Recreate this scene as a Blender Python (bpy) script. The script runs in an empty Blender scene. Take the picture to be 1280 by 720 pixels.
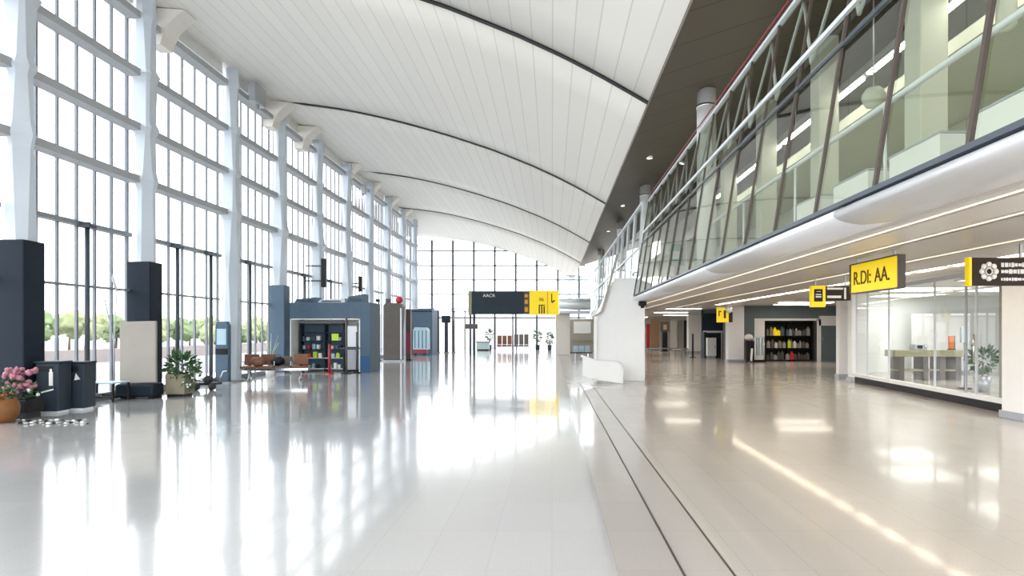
import bpy, bmesh, math, random
from mathutils import Vector, Matrix
random.seed(7)
SC = bpy.context.scene
COL = SC.collection
F, VX, VY, EYE = 820.0, 690.0, 415.0, 1.6      # focal length, vanishing point and eye height of the photo (1280x720)
def PX(px, Y): return (px - VX) * Y / F
def PZ(py, Y): return EYE + (VY - py) * Y / F
def FY(py): return F * EYE / (py - VY)

# ------------------------------------------------------------------ materials
MAT = {}
def mat(name, col, rough=0.5, metal=0.0, spec=0.5, emit=None, estr=0.0, noise=0.0, nscale=6.0, bump=0.0, coat=0.0):
    m = bpy.data.materials.new(name); m.use_nodes = True
    nt = m.node_tree; b = nt.nodes['Principled BSDF']
    b.inputs['Base Color'].default_value = (*col, 1)
    b.inputs['Roughness'].default_value = rough
    b.inputs['Metallic'].default_value = metal
    b.inputs['Specular IOR Level'].default_value = spec
    b.inputs['Coat Weight'].default_value = coat
    if emit:
        b.inputs['Emission Color'].default_value = (*emit, 1)
        b.inputs['Emission Strength'].default_value = estr
    tc = nt.nodes.new('ShaderNodeTexCoord')
    n = nt.nodes.new('ShaderNodeTexNoise'); n.inputs['Scale'].default_value = nscale; n.inputs['Detail'].default_value = 4
    nt.links.new(tc.outputs['Object'], n.inputs['Vector'])
    if noise > 0:
        mx = nt.nodes.new('ShaderNodeMix'); mx.data_type = 'RGBA'
        mx.inputs[6].default_value = (*[c * (1 - noise) for c in col], 1)
        mx.inputs[7].default_value = (*[min(1, c * (1 + noise)) for c in col], 1)
        nt.links.new(n.outputs['Fac'], mx.inputs[0]); nt.links.new(mx.outputs[2], b.inputs['Base Color'])
    if bump > 0:
        bp = nt.nodes.new('ShaderNodeBump'); bp.inputs['Strength'].default_value = bump; bp.inputs['Distance'].default_value = 0.02
        nt.links.new(n.outputs['Fac'], bp.inputs['Height']); nt.links.new(bp.outputs[0], b.inputs['Normal'])
    MAT[name] = m
    return m
def glass(name, tint, refl=0.5, rough=0.0):
    m = bpy.data.materials.new(name); m.use_nodes = True
    nt = m.node_tree; nt.nodes.clear()
    out = nt.nodes.new('ShaderNodeOutputMaterial'); mix = nt.nodes.new('ShaderNodeMixShader')
    tr = nt.nodes.new('ShaderNodeBsdfTransparent'); gl = nt.nodes.new('ShaderNodeBsdfGlossy')
    lw = nt.nodes.new('ShaderNodeLayerWeight'); lw.inputs['Blend'].default_value = .5
    pw = nt.nodes.new('ShaderNodeMath'); pw.operation = 'POWER'; pw.inputs[1].default_value = 5
    fr = nt.nodes.new('ShaderNodeMath'); fr.operation = 'MULTIPLY_ADD'; fr.inputs[1].default_value = 1 - refl; fr.inputs[2].default_value = refl
    nt.links.new(lw.outputs['Facing'], pw.inputs[0]); nt.links.new(pw.outputs[0], fr.inputs[0])
    tr.inputs['Color'].default_value = (*tint, 1); gl.inputs['Roughness'].default_value = rough
    nt.links.new(fr.outputs[0], mix.inputs[0]); nt.links.new(tr.outputs[0], mix.inputs[1]); nt.links.new(gl.outputs[0], mix.inputs[2])
    nt.links.new(mix.outputs[0], out.inputs[0]); MAT[name] = m
    return m

mat('frame_white', (.66, .69, .72), .45, noise=.04)
mat('frame_grey', (.27, .29, .32), .45, noise=.05)
mat('frame_line', (.20, .215, .24), .5)
mat('frame_dark', (.09, .095, .105), .6, spec=.3)
mat('transom_grey', (.40, .41, .43), .5, noise=.04)
mat('column_white', (.58, .64, .71), .4, noise=.05, nscale=2)
mat('navy', (.006, .014, .026), .6, spec=.25, noise=.2, nscale=3)
mat('slate', (.085, .135, .19), .55, spec=.3, noise=.12, nscale=4)
mat('slate_dark', (.022, .034, .048), .5, spec=.3, noise=.15)
mat('slate_green', (.11, .15, .165), .5, noise=.1)
mat('post_dark', (.05, .065, .085), .4, noise=.1)
mat('white', (.82, .82, .81), .45, noise=.03)
mat('warm_white', (.80, .76, .70), .5, noise=.04)
mat('wall_white', (.80, .82, .80), .55, noise=.02)
mat('plaster_pink', (.80, .74, .74), .8, noise=.04)
mat('terracotta', (.36, .31, .30), .8, noise=.1)
mat('taupe', (.36, .33, .29), .6, noise=.08, nscale=3)
mat('silver', (.80, .82, .85), .32, metal=.35, noise=.05, nscale=2)
mat('chrome', (.75, .76, .78), .12, metal=1.0)
mat('steel_grey', (.42, .44, .47), .35, metal=.5, noise=.08)
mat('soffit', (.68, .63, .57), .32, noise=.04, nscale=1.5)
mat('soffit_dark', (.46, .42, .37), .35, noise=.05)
mat('black', (.008, .008, .009), .5, spec=.3)
mat('rubber', (.03, .03, .035), .7)
mat('brown_dark', (.075, .055, .045), .45, noise=.15)
mat('brown_stone', (.11, .095, .085), .5, noise=.2, nscale=9)
mat('leather_brown', (.19, .075, .035), .5, noise=.15)
mat('orange', (.20, .075, .015), .5, noise=.2)
mat('wood_olive', (.30, .28, .17), .45, noise=.15, nscale=12)
mat('wood_tan', (.48, .30, .17), .5, noise=.2, nscale=5)
mat('stone_grey', (.40, .39, .37), .85, noise=.3, nscale=20, bump=.4)
mat('tan_pot', (.26, .23, .16), .6, noise=.1)
mat('leaf', (.055, .13, .045), .55, noise=.35, nscale=8)
mat('leaf_pale', (.42, .50, .38), .6, noise=.2)
mat('orange_card', (.6, .16, .03), .5)
mat('flower_pink', (.42, .17, .22), .6, noise=.2)
mat('flower_white', (.85, .85, .82), .6)
mat('soil', (.04, .03, .02), .9)
mat('red', (.62, .03, .04), .4, noise=.05)
mat('deep_red', (.30, .03, .05), .5, noise=.1)
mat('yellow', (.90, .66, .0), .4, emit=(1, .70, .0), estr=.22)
mat('lime', (.55, .75, .05), .4)
mat('green_sign', (.0, .16, .09), .35)
mat('ink', (.05, .025, .0), .5)
mat('ink_orange', (.75, .36, .02), .5)
mat('sign_brown', (.035, .02, .014), .55, spec=.25)
mat('print_white', (.85, .84, .80), .5)
mat('light_blue', (.42, .58, .66), .3, noise=.05)
mat('blue_deep', (.02, .09, .22), .4)
mat('teal_pale', (.40, .50, .50), .5)
mat('sage', (.62, .63, .53), .6, noise=.06, nscale=1.5)
mat('sage_dark', (.17, .17, .14), .6, noise=.08, nscale=1.5)
mat('tree_leaf', (.34, .38, .20), .9, noise=.45, nscale=1.2, bump=1)
mat('tree_leaf_dark', (.20, .26, .13), .9, noise=.45, nscale=1.2, bump=1)
mat('bark', (.16, .12, .09), .9)
mat('pavement', (.27, .275, .28), .9, noise=.1, nscale=.3)
mat('lamp_warm', (1, .9, .75), .5, emit=(1, .84, .62), estr=7)
mat('lamp_white', (1, 1, 1), .5, emit=(1, .97, .92), estr=3.4)
mat('lamp_added', (1, 1, 1), .5, emit=(1, .90, .76), estr=10)  # glow of the lamps added over the far right side
mat('lamp_soft', (1, .9, .75), .5, emit=(1, .86, .68), estr=2.2)
mat('lamp_mezz', (1, 1, 1), .5, emit=(1, .96, .88), estr=13.0)
glass('glass_clear', (.97, .98, .98), .06)
glass('glass_green', (.84, .88, .80), .07)
glass('glass_room', (.93, .97, .96), .05)
glass('glass_rail', (.86, .92, .90), .12)

def floor_material():
    m = bpy.data.materials.new('polished_floor'); m.use_nodes = True; nt = m.node_tree; L = nt.links
    b = nt.nodes['Principled BSDF']; tc = nt.nodes.new('ShaderNodeTexCoord')
    sep = nt.nodes.new('ShaderNodeSeparateXYZ'); L.new(tc.outputs['Object'], sep.inputs[0])
    br = nt.nodes.new('ShaderNodeTexBrick'); br.offset = 0; br.inputs['Scale'].default_value = 1.0
    br.inputs['Brick Width'].default_value = .44; br.inputs['Row Height'].default_value = .88
    br.inputs['Mortar Size'].default_value = .0035; br.inputs['Mortar Smooth'].default_value = .3
    mp = nt.nodes.new('ShaderNodeMapping'); L.new(tc.outputs['Object'], mp.inputs[0]); L.new(mp.outputs[0], br.inputs['Vector'])
    br.inputs['Color1'].default_value = (.555, .55, .545, 1); br.inputs['Color2'].default_value = (.58, .575, .57, 1)
    br.inputs['Mortar'].default_value = (.52, .505, .49, 1)
    br2 = nt.nodes.new('ShaderNodeTexBrick'); br2.offset = 0; br2.inputs['Scale'].default_value = 1.0
    br2.inputs['Brick Width'].default_value = .44; br2.inputs['Row Height'].default_value = .88
    br2.inputs['Mortar Size'].default_value = .003; L.new(mp.outputs[0], br2.inputs['Vector'])
    br2.inputs['Color1'].default_value = (.525, .485, .445, 1); br2.inputs['Color2'].default_value = (.545, .505, .465, 1)
    br2.inputs['Mortar'].default_value = (.44, .405, .37, 1)
    gt = nt.nodes.new('ShaderNodeMath'); gt.operation = 'GREATER_THAN'; gt.inputs[1].default_value = .44; L.new(sep.outputs[0], gt.inputs[0])
    mx = nt.nodes.new('ShaderNodeMix'); mx.data_type = 'RGBA'; L.new(gt.outputs[0], mx.inputs[0]); L.new(br.outputs[0], mx.inputs[6]); L.new(br2.outputs[0], mx.inputs[7])
    n = nt.nodes.new('ShaderNodeTexNoise'); n.inputs['Scale'].default_value = 90; n.inputs['Detail'].default_value = 3; L.new(tc.outputs['Object'], n.inputs['Vector'])
    ml = nt.nodes.new('ShaderNodeMix'); ml.data_type = 'RGBA'; ml.blend_type = 'MULTIPLY'; ml.inputs[0].default_value = .25
    cr = nt.nodes.new('ShaderNodeValToRGB'); cr.color_ramp.elements[0].position = .35; cr.color_ramp.elements[0].color = (.6, .6, .6, 1); cr.color_ramp.elements[1].position = .6
    L.new(n.outputs['Fac'], cr.inputs[0]); L.new(mx.outputs[2], ml.inputs[6]); L.new(cr.outputs[0], ml.inputs[7]); L.new(ml.outputs[2], b.inputs['Base Color'])
    n2 = nt.nodes.new('ShaderNodeTexNoise'); n2.inputs['Scale'].default_value = 1.3; L.new(tc.outputs['Object'], n2.inputs['Vector'])
    mr = nt.nodes.new('ShaderNodeMapRange'); mr.inputs[3].default_value = .08; mr.inputs[4].default_value = .16; L.new(n2.outputs['Fac'], mr.inputs[0])
    ra = nt.nodes.new('ShaderNodeMath'); ra.operation = 'MULTIPLY_ADD'; ra.inputs[1].default_value = .09; L.new(gt.outputs[0], ra.inputs[0]); L.new(mr.outputs[0], ra.inputs[2]); L.new(ra.outputs[0], b.inputs['Roughness'])
    cw = nt.nodes.new('ShaderNodeMath'); cw.operation = 'MULTIPLY_ADD'; cw.inputs[1].default_value = -.22; cw.inputs[2].default_value = .5; L.new(gt.outputs[0], cw.inputs[0]); L.new(cw.outputs[0], b.inputs['Coat Weight'])
    b.inputs['Specular IOR Level'].default_value = .8
    b.inputs['Coat Weight'].default_value = .5; b.inputs['Coat Roughness'].default_value = .06
    MAT['floor'] = m
floor_material()

def striped(name, ca, cb, period, axis=0, width=.05, rough=.5, sub=None):
    """panelled surface: joints every `period` metres along an object axis"""
    m = bpy.data.materials.new(name); m.use_nodes = True; nt = m.node_tree; L = nt.links
    b = nt.nodes['Principled BSDF']; b.inputs['Roughness'].default_value = rough
    tc = nt.nodes.new('ShaderNodeTexCoord'); sep = nt.nodes.new('ShaderNodeSeparateXYZ'); L.new(tc.outputs['Object'], sep.inputs[0])
    def line(per, w):
        d = nt.nodes.new('ShaderNodeMath'); d.operation = 'DIVIDE'; d.inputs[1].default_value = per; L.new(sep.outputs[axis], d.inputs[0])
        f = nt.nodes.new('ShaderNodeMath'); f.operation = 'FRACT'; L.new(d.outputs[0], f.inputs[0])
        g = nt.nodes.new('ShaderNodeMath'); g.operation = 'LESS_THAN'; g.inputs[1].default_value = w / per; L.new(f.outputs[0], g.inputs[0])
        return g, d
    g, d = line(period, width)
    fl = nt.nodes.new('ShaderNodeMath'); fl.operation = 'FLOOR'; L.new(d.outputs[0], fl.inputs[0])
    wn = nt.nodes.new('ShaderNodeTexWhiteNoise'); wn.noise_dimensions = '1D'; L.new(fl.outputs[0], wn.inputs['W'])
    mx0 = nt.nodes.new('ShaderNodeMix'); mx0.data_type = 'RGBA'; L.new(wn.outputs['Value'], mx0.inputs[0])
    mx0.inputs[6].default_value = (*[c * .98 for c in ca], 1); mx0.inputs[7].default_value = (*[min(1, c * 1.015) for c in ca], 1)
    mx = nt.nodes.new('ShaderNodeMix'); mx.data_type = 'RGBA'; L.new(g.outputs[0], mx.inputs[0]); L.new(mx0.outputs[2], mx.inputs[6]); mx.inputs[7].default_value = (*cb, 1)
    L.new(mx.outputs[2], b.inputs['Base Color']); MAT[name] = m
striped('roof_panels', (.85, .825, .77), (.68, .66, .61), .42, 0, .025, .5)
striped('dark_panels', (.125, .098, .074), (.07, .055, .04), 1.2, 1, .04, .6)
striped('sage_panels', (.56, .57, .47), (.40, .40, .33), 2.4, 1, .05, .55)

# ------------------------------------------------------------------ mesh building
class MB:
    def __init__(s): s.v = []; s.f = []; s.sm = []
    def add(s, vs, fs, smooth=False, M=None):
        o = len(s.v)
        for p in vs:
            p = Vector(p)
            s.v.append(M @ p if M else p)
        for f in fs: s.f.append([i + o for i in f]); s.sm.append(smooth)
        return s
    def box(s, x0, x1, y0, y1, z0, z1, M=None):
        vs = [(x, y, z) for z in (z0, z1) for y in (y0, y1) for x in (x0, x1)]
        return s.add(vs, [(0, 2, 3, 1), (4, 5, 7, 6), (0, 1, 5, 4), (2, 6, 7, 3), (0, 4, 6, 2), (1, 3, 7, 5)], M=M)
    def bar(s, a, b, w, h=None, up=(0, 0, 1)):
        a, b = Vector(a), Vector(b); h = h or w; d = (b - a).normalized(); u = Vector(up)
        if abs(d.dot(u)) > .98: u = Vector((0, 1, 0))
        r = d.cross(u).normalized(); u = r.cross(d).normalized()
        vs = [p + r * sx * w / 2 + u * sy * h / 2 for p in (a, b) for sx, sy in ((-1, -1), (1, -1), (1, 1), (-1, 1))]
        return s.add(vs, [(3, 2, 1, 0), (4, 5, 6, 7), (0, 1, 5, 4), (1, 2, 6, 5), (2, 3, 7, 6), (3, 0, 4, 7)])
    def tube(s, pts, r, n=10):
        pts = [Vector(p) for p in pts]; rs = r if isinstance(r, (list, tuple)) else [r] * len(pts); vs = []; prev = None
        for i, p in enumerate(pts):
            d = (pts[min(i + 1, len(pts) - 1)] - pts[max(i - 1, 0)]).normalized()
            u = prev if prev is not None else (Vector((0, 0, 1)) if abs(d.z) < .9 else Vector((1, 0, 0)))
            a = d.cross(u).normalized(); u = a.cross(d).normalized(); prev = u
            for k in range(n):
                t = 2 * math.pi * k / n; vs.append(p + (a * math.cos(t) + u * math.sin(t)) * rs[i])
        fs = [(i * n + k, i * n + (k + 1) % n, (i + 1) * n + (k + 1) % n, (i + 1) * n + k) for i in range(len(pts) - 1) for k in range(n)]
        s.add(vs, fs, True)
        o = len(s.v) - len(vs)
        s.f.append([o + k for k in reversed(range(n))]); s.sm.append(False)
        s.f.append([o + (len(pts) - 1) * n + k for k in range(n)]); s.sm.append(False)
        return s
    def lathe(s, prof, cx=0, cy=0, cz=0, n=20):
        vs = [(cx + r * math.cos(2 * math.pi * k / n), cy + r * math.sin(2 * math.pi * k / n), cz + z) for r, z in prof for k in range(n)]
        fs = [(i * n + k, i * n + (k + 1) % n, (i + 1) * n + (k + 1) % n, (i + 1) * n + k) for i in range(len(prof) - 1) for k in range(n)]
        return s.add(vs, fs, True)
    def prism(s, poly, a, b, axis='y'):
        """poly of 2-D points extruded between a and b along axis"""
        def P(u, v, t): return {'y': (u, t, v), 'x': (t, u, v), 'z': (u, v, t)}[axis]
        n = len(poly); vs = [P(u, v, a) for u, v in poly] + [P(u, v, b) for u, v in poly]
        fs = [list(range(n)), list(reversed(range(n, 2 * n)))] + [(k, k + n, (k + 1) % n + n, (k + 1) % n) for k in range(n)]
        return s.add(vs, fs)
    def blob(s, c, r, seed=0, rough=.25, sub=2, sq=(1, 1, 1)):
        bm = bmesh.new(); bmesh.ops.create_icosphere(bm, subdivisions=sub, radius=1); rnd = random.Random(seed)
        vs = []
        for v in bm.verts:
            k = 1 + rough * (rnd.random() - .5) * 2
            vs.append((c[0] + v.co.x * r * k * sq[0], c[1] + v.co.y * r * k * sq[1], c[2] + v.co.z * r * k * sq[2]))
        fs = [[v.index for v in f.verts] for f in bm.faces]; bm.free()
        return s.add(vs, fs, True)
    def leaves(s, c, R, n, size, rnd, sq=(1, 1, 1)):
        for _ in range(n):
            d = Vector((rnd.gauss(0, 1), rnd.gauss(0, 1), rnd.gauss(0, 1))).normalized(); k = R * rnd.uniform(.45, 1)
            p = Vector((c[0] + d.x * k * sq[0], c[1] + d.y * k * sq[1], c[2] + d.z * k * sq[2]))
            a = (d + Vector((rnd.uniform(-.6, .6), rnd.uniform(-.6, .6), rnd.uniform(-.3, .6)))).normalized(); b = a.cross(Vector((rnd.random(), rnd.random(), rnd.random()))).normalized(); L = size * rnd.uniform(.7, 1.3)
            nrm = a.cross(b) * L * .12
            s.add([p, p + a * L * .5 + b * L * .22 + nrm, p + a * L, p + a * L * .5 - b * L * .22 + nrm, p + a * L * .5 - nrm * .3], [(0, 1, 4), (1, 2, 4), (2, 3, 4), (3, 0, 4)], True)
        return s
    def build(s, name, m, parent=None, bevel=0):
        me = bpy.data.meshes.new(name); me.from_pydata([tuple(v) for v in s.v], [], s.f); me.update()
        me.polygons.foreach_set('use_smooth', s.sm)
        bm = bmesh.new(); bm.from_mesh(me); bmesh.ops.recalc_face_normals(bm, faces=bm.faces); bm.to_mesh(me); bm.free()
        me.materials.append(MAT[m] if isinstance(m, str) else m)
        o = bpy.data.objects.new(name, me); COL.objects.link(o)
        if bevel:
            md = o.modifiers.new('bevel', 'BEVEL'); md.width = bevel; md.segments = 2; md.limit_method = 'ANGLE'
        if parent: o.parent = parent
        return o
def thing(name, label, cat, loc=(0, 0, 0), rz=0, group=None):
    o = bpy.data.objects.new(name, None); COL.objects.link(o); o.empty_display_size = .2
    o.location = loc; o.rotation_euler = (0, 0, rz); o['label'] = label; o['category'] = cat
    if group: o['group'] = group
    return o
def tag(o, label, cat, group=None):
    o['label'] = label; o['category'] = cat
    if group: o['group'] = group
    return o
def struct(o): o['kind'] = 'structure'; return o
def sroot(name, loc=(0, 0, 0)):
    o = bpy.data.objects.new(name, None); COL.objects.link(o); o.location = loc; o['kind'] = 'structure'; return o
def dup(root, loc, label=None, group=None, rz=None):
    r = root.copy(); COL.objects.link(r); r.location = loc
    if rz is not None: r.rotation_euler = (0, 0, rz)
    if label: r['label'] = label
    if group: r['group'] = group
    for ch in list(root.children):
        c = ch.copy(); COL.objects.link(c); c.parent = r
        for g in list(ch.children):
            d = g.copy(); COL.objects.link(d); d.parent = c
    return r
def text(name, body, size, m, parent, loc, rot, sx=1.0, depth=.004):
    cu = bpy.data.curves.new(name, 'FONT'); cu.body = body; cu.size = size; cu.extrude = depth; cu.align_x = 'LEFT'
    t = bpy.data.objects.new(name, cu); COL.objects.link(t)
    bpy.context.view_layer.update()
    me = bpy.data.meshes.new_from_object(t.evaluated_get(bpy.context.evaluated_depsgraph_get()))
    bpy.data.objects.remove(t); me.materials.clear(); me.materials.append(MAT[m])
    for v in me.vertices: v.co.x *= sx
    o = bpy.data.objects.new(name, me); COL.objects.link(o); o.parent = parent; o.location = loc; o.rotation_euler = rot
    return o

# ------------------------------------------------------------------ world and camera
w = bpy.data.worlds.new('World'); SC.world = w; w.use_nodes = True
bg = w.node_tree.nodes['Background']; bg.inputs[0].default_value = (.93, .965, 1, 1); bg.inputs[1].default_value = 3.4
cam = bpy.data.cameras.new('camera'); co = bpy.data.objects.new('camera', cam); COL.objects.link(co); SC.camera = co
cam.sensor_width = 36; cam.lens = 36 * F / 1280; cam.shift_x = -(VX - 640) / 1280; cam.shift_y = (VY - 360) / 1280
co.location = (0, 0, EYE); co.rotation_euler = (math.pi / 2, 0, 0); cam.clip_end = 500
SC.view_settings.view_transform = 'Standard'; SC.view_settings.look = 'None'; SC.view_settings.gamma = 1
SC.view_settings.use_curve_mapping = False; SC.view_settings.exposure = 0.58
SC.cycles.max_bounces = 10; SC.cycles.diffuse_bounces = 5; SC.cycles.transparent_max_bounces = 24; SC.cycles.sample_clamp_indirect = 8

# ------------------------------------------------------------------ floor, ground
struct(MB().box(-13.4, 20, -8, 62, -.2, 0).build('floor', 'floor'))
struct(MB().box(-160, 160, -30, 260, -.6, -.25).build('ground', 'pavement'))
for i, x in enumerate((.87, 1.2)):
    struct(MB().box(x - .008, x + .008, 2.0, 21, -.003, .003).build('trim_%d' % (i + 1), 'brown_dark'))

# ------------------------------------------------------------------ vaulted roof
PROF = [(-11.2, 10.3), (-9.3, 10.12), (-7.5, 9.86), (-5.7, 9.46), (-3.9, 8.96), (-2.2, 8.40), (-.7, 7.80), (.6, 7.18), (2.0, 6.40)]
def prof_pts(xmin=-11.2, n=6, lift=0):
    P = [(xmin, 10.3)] + PROF[1:] if xmin > -12 else [(xmin, 10.4)] + PROF
    out = []
    for i in range(len(P) - 1):
        p1 = P[i]; p2 = P[i + 1]; p0 = P[i - 1] if i else (0, 2 * p1[1] - p2[1]); p3 = P[i + 2] if i + 2 < len(P) else (0, 2 * p2[1] - p1[1] - .05)
        for k in range(n):
            t = k / n; out.append((p1[0] + (p2[0] - p1[0]) * t, .5 * (2 * p1[1] + (p2[1] - p0[1]) * t + (2 * p0[1] - 5 * p1[1] + 4 * p2[1] - p3[1]) * t * t + (3 * p1[1] - p0[1] - 3 * p2[1] + p3[1]) * t ** 3) + lift))
    out.append((P[-1][0], P[-1][1] + lift)); return out
SEAMS = [-8, 3.0, 13.7, 24.5, 35.1, 45.6, 60.2]
roof = sroot('ceiling')
for i in range(len(SEAMS) - 1):
    a, b = SEAMS[i] + .06, SEAMS[i + 1] - .06
    if i == len(SEAMS) - 2: b = 60.3
    pts = prof_pts(-13.8 if i >= 5 else -11.2); mb = MB(); n = len(pts); K = 7; vs = []
    for j in range(K):                                   # each bay sags slightly towards its middle, like a taut sail
        t = j / (K - 1); y = a + (b - a) * t; sag = 0
        vs += [(x, y, z + sag) for x, z in pts]
    vs += [(x, a, z + .5) for x, z in pts] + [(x, b, z + .5) for x, z in pts]
    fs = [(j * n + k, j * n + k + 1, (j + 1) * n + k + 1, (j + 1) * n + k) for j in range(K - 1) for k in range(n - 1)]
    oa, ob = K * n, (K + 1) * n
    fs += [(oa + k, oa + k + 1, ob + k + 1, ob + k) for k in range(n - 1)]
    fs += [(k, k + 1, oa + k + 1, oa + k) for k in range(n - 1)] + [((K - 1) * n + k, (K - 1) * n + k + 1, ob + k + 1, ob + k) for k in range(n - 1)]
    mb.add(vs, fs, True).build('roof_bay', 'roof_panels', roof)
for y in SEAMS[1:-1]:
    pts = prof_pts(-10.3 if y < 40 else -10.9, lift=-.03); mb = MB(); n = len(pts)
    mb.add([(x, yy, z + dz) for yy in (y - .075, y + .075) for dz in (0, .3) for x, z in pts],
           [(k, k + 1, 2 * n + k + 1, 2 * n + k) for k in range(n - 1)] + [(n + k, n + k + 1, 3 * n + k + 1, 3 * n + k) for k in range(n - 1)] +
           [(k, k + 1, n + k + 1, n + k) for k in range(n - 1)] + [(2 * n + k, 2 * n + k + 1, 3 * n + k + 1, 3 * n + k) for k in range(n - 1)])
    mb.build('roof_joint', 'black', roof)
# curved white brackets where the roof comes down on the glazed side
for y in (10.6, 13.9, 17.7, 24.7, 27.6, 33.6, 37.8, 42.0, 45.9):
    poly = [(-10.75, 10.22), (-9.75, 10.15), (-10.0, 9.95), (-10.2, 9.75), (-10.32, 9.5), (-10.4, 9.25), (-10.75, 9.25)]
    MB().prism(poly, y - .3, y + .3).build('roof_bracket', 'warm_white', roof)

# dark flat soffit between the white vault and the upper floor
dc = MB(); dc.add([(2.0, -8, 6.30), (2.0, 47, 6.30), (11, 47, 9.2), (11, -8, 9.2), (2.0, -8, 6.85), (2.0, 47, 6.85), (11, 47, 9.7), (11, -8, 9.7)],
       [(0, 1, 2, 3), (4, 7, 6, 5), (0, 4, 5, 1), (1, 5, 6, 2), (2, 6, 7, 3), (3, 7, 4, 0)])
struct(dc.build('ceiling', 'dark_panels'))
for y in (18.5, 25.5, 32.0):
    t = thing('downlight', {18.5: 'small warm downlight in the dark ceiling above the nearest silver column', 25.5: 'small warm downlight in the dark ceiling, middle of the three', 32.0: 'small warm downlight in the dark ceiling, furthest of the three'}[y], 'light', (2.75, y, 6.50))
    MB().lathe([(.09, .04), (.09, -.01), (.07, -.01), (.07, .03)]).build('trim_ring', 'silver', t)
    MB().lathe([(0, .0), (.068, .0), (.068, .03), (0, .03)]).build('lamp', 'lamp_warm', t)

# ------------------------------------------------------------------ glazed side wall (left)
COLY = [12.85, 16.8, 21.3, 25.1, 29.2, 33.3, 37.4, 41.5, 45.6, 49.7]
TH = [5.45, 6.78, 8.15, 9.6]
def bay(idx, y0, y1, x0=-10.75, x1=-10.75, nm=6):
    W = sroot('window_%d' % idx)
    def pt(t): return x0 + (x1 - x0) * t, y0 + (y1 - y0) * t
    Lh = math.hypot(x1 - x0, y1 - y0)
    for k in range(nm + 1):
        x, y = pt(k / nm); wd = .05 if 0 < k < nm else .085
        MB().box(x - .03, x + .03, y - wd / 2, y + wd / 2, .0, 10.1).build('mullion', 'frame_line', W)
    for z in TH:
        a, b = pt(0), pt(1)
        MB().bar((a[0] + .2, a[1], z), (b[0] + .2, b[1], z), .34, .17).build('transom', 'transom_grey', W)
    for z, h, wd in ((4.05, .1, .2), (2.65, .05, .12), (.08, .16, .2)):
        a, b = pt(0), pt(1)
        MB().bar((a[0] + .05, a[1], z), (b[0] + .05, b[1], z), wd, h).build('transom', 'frame_grey', W)
    a, b = pt(0), pt(1)
    MB().bar((a[0] + .1, a[1], 10.08), (b[0] + .1, b[1], 10.08), .12, .36).build('head_panel', 'white', W)
    MB().add([(a[0], a[1], .1), (b[0], b[1], .1), (b[0], b[1], 10.2), (a[0], a[1], 10.2)], [(0, 1, 2, 3)]).build('glass', 'glass_clear', W)
ys = [4.4, 8.6] + COLY
for i in range(len(ys) - 1):
    bay(i + 1, ys[i] + .22, ys[i + 1] - .22)
bay(len(ys), 49.95, 60.0, -10.75, -12.95, 10)
ordn = ['nearest, beside the dark bins', 'second from the camera, behind the taupe board', 'third from the camera, by the slim blue-grey terminal', 'fourth from the camera, at the left end of the blue shop', 'fifth from the camera, rising behind the blue shop', 'sixth from the camera, behind the blue shop', 'seventh from the camera', 'eighth from the camera, left of the brown kiosk', 'ninth from the camera', 'tenth and furthest from the camera']
for i, y in enumerate(COLY):
    c = thing('facade_column', 'tall white faceted column of the glass wall, ' + ordn[i], 'column', (-10.42, y, 0), 0, 'columns along the glass wall')
    mb = MB(); secs = [(0, .25), (3.4, .25), (3.4, .25), (5.2, .235), (5.45, .29), (5.7, .235), (6.6, .20), (6.78, .27), (6.96, .20), (8.0, .22), (8.15, .28), (8.3, .21), (9.45, .22), (9.6, .28), (9.75, .24), (10.1, .24)]
    n = 8; vs = []
    for j, (z, r) in enumerate(secs):
        ch = .45 + .3 * math.sin(z * .9 + i)
        for sx, sy in ((-1, -ch), (-ch, -1), (ch, -1), (1, -ch), (1, ch), (ch, 1), (-ch, 1), (-1, ch)):
            vs.append((sx * r, sy * r, z))
    fs = [(j * n + k, j * n + (k + 1) % n, (j + 1) * n + (k + 1) % n, (j + 1) * n + k) for j in range(len(secs) - 1) for k in range(n)] + [tuple(range(n)), tuple((len(secs) - 1) * n + k for k in range(n))]
    mb.add(vs, fs).build('shaft', 'column_white', c)
    if i in (0, 1, 3):
        cl = MB().box(-.29, .29, -.27, .27, 0, 3.38).build('cladding', 'slate' if i == 3 else 'navy', c, bevel=.03); cl['label'] = 'dark blue lower cladding'
    MB().box(-.31, .31, -.3, .3, 0, .06).build('base_plate', 'steel_grey', c)
POSTY = [(14.75, 'in the first bay, beside the dark bins'), (18.3, 'in the second bay, above the green plant'), (20.1, 'in the second bay, right of the green plant'), (22.7, 'above the row of brown seats'), (27.75, 'behind the blue shop roof'), (31.0, 'furthest one seen over the blue shop')]
for i, (y, s) in enumerate(POSTY):
    p = thing('facade_post', 'slim dark steel post by the glass, ' + s, 'post', (-10.45, y, 0), 0, 'dark posts along the glass wall')
    MB().tube([(0, 0, .02), (0, 0, 3.98)], [.055, .05], 10).build('pole', 'post_dark', p)
    MB().box(-.12, .12, -.13, .13, 3.94, 4.0).box(-.2, .05, -.05, .05, 3.98, 4.07).build('head_plate', 'post_dark', p)
    MB().box(-.12, .12, -.12, .12, 0, .03).build('foot_plate', 'post_dark', p)
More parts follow.
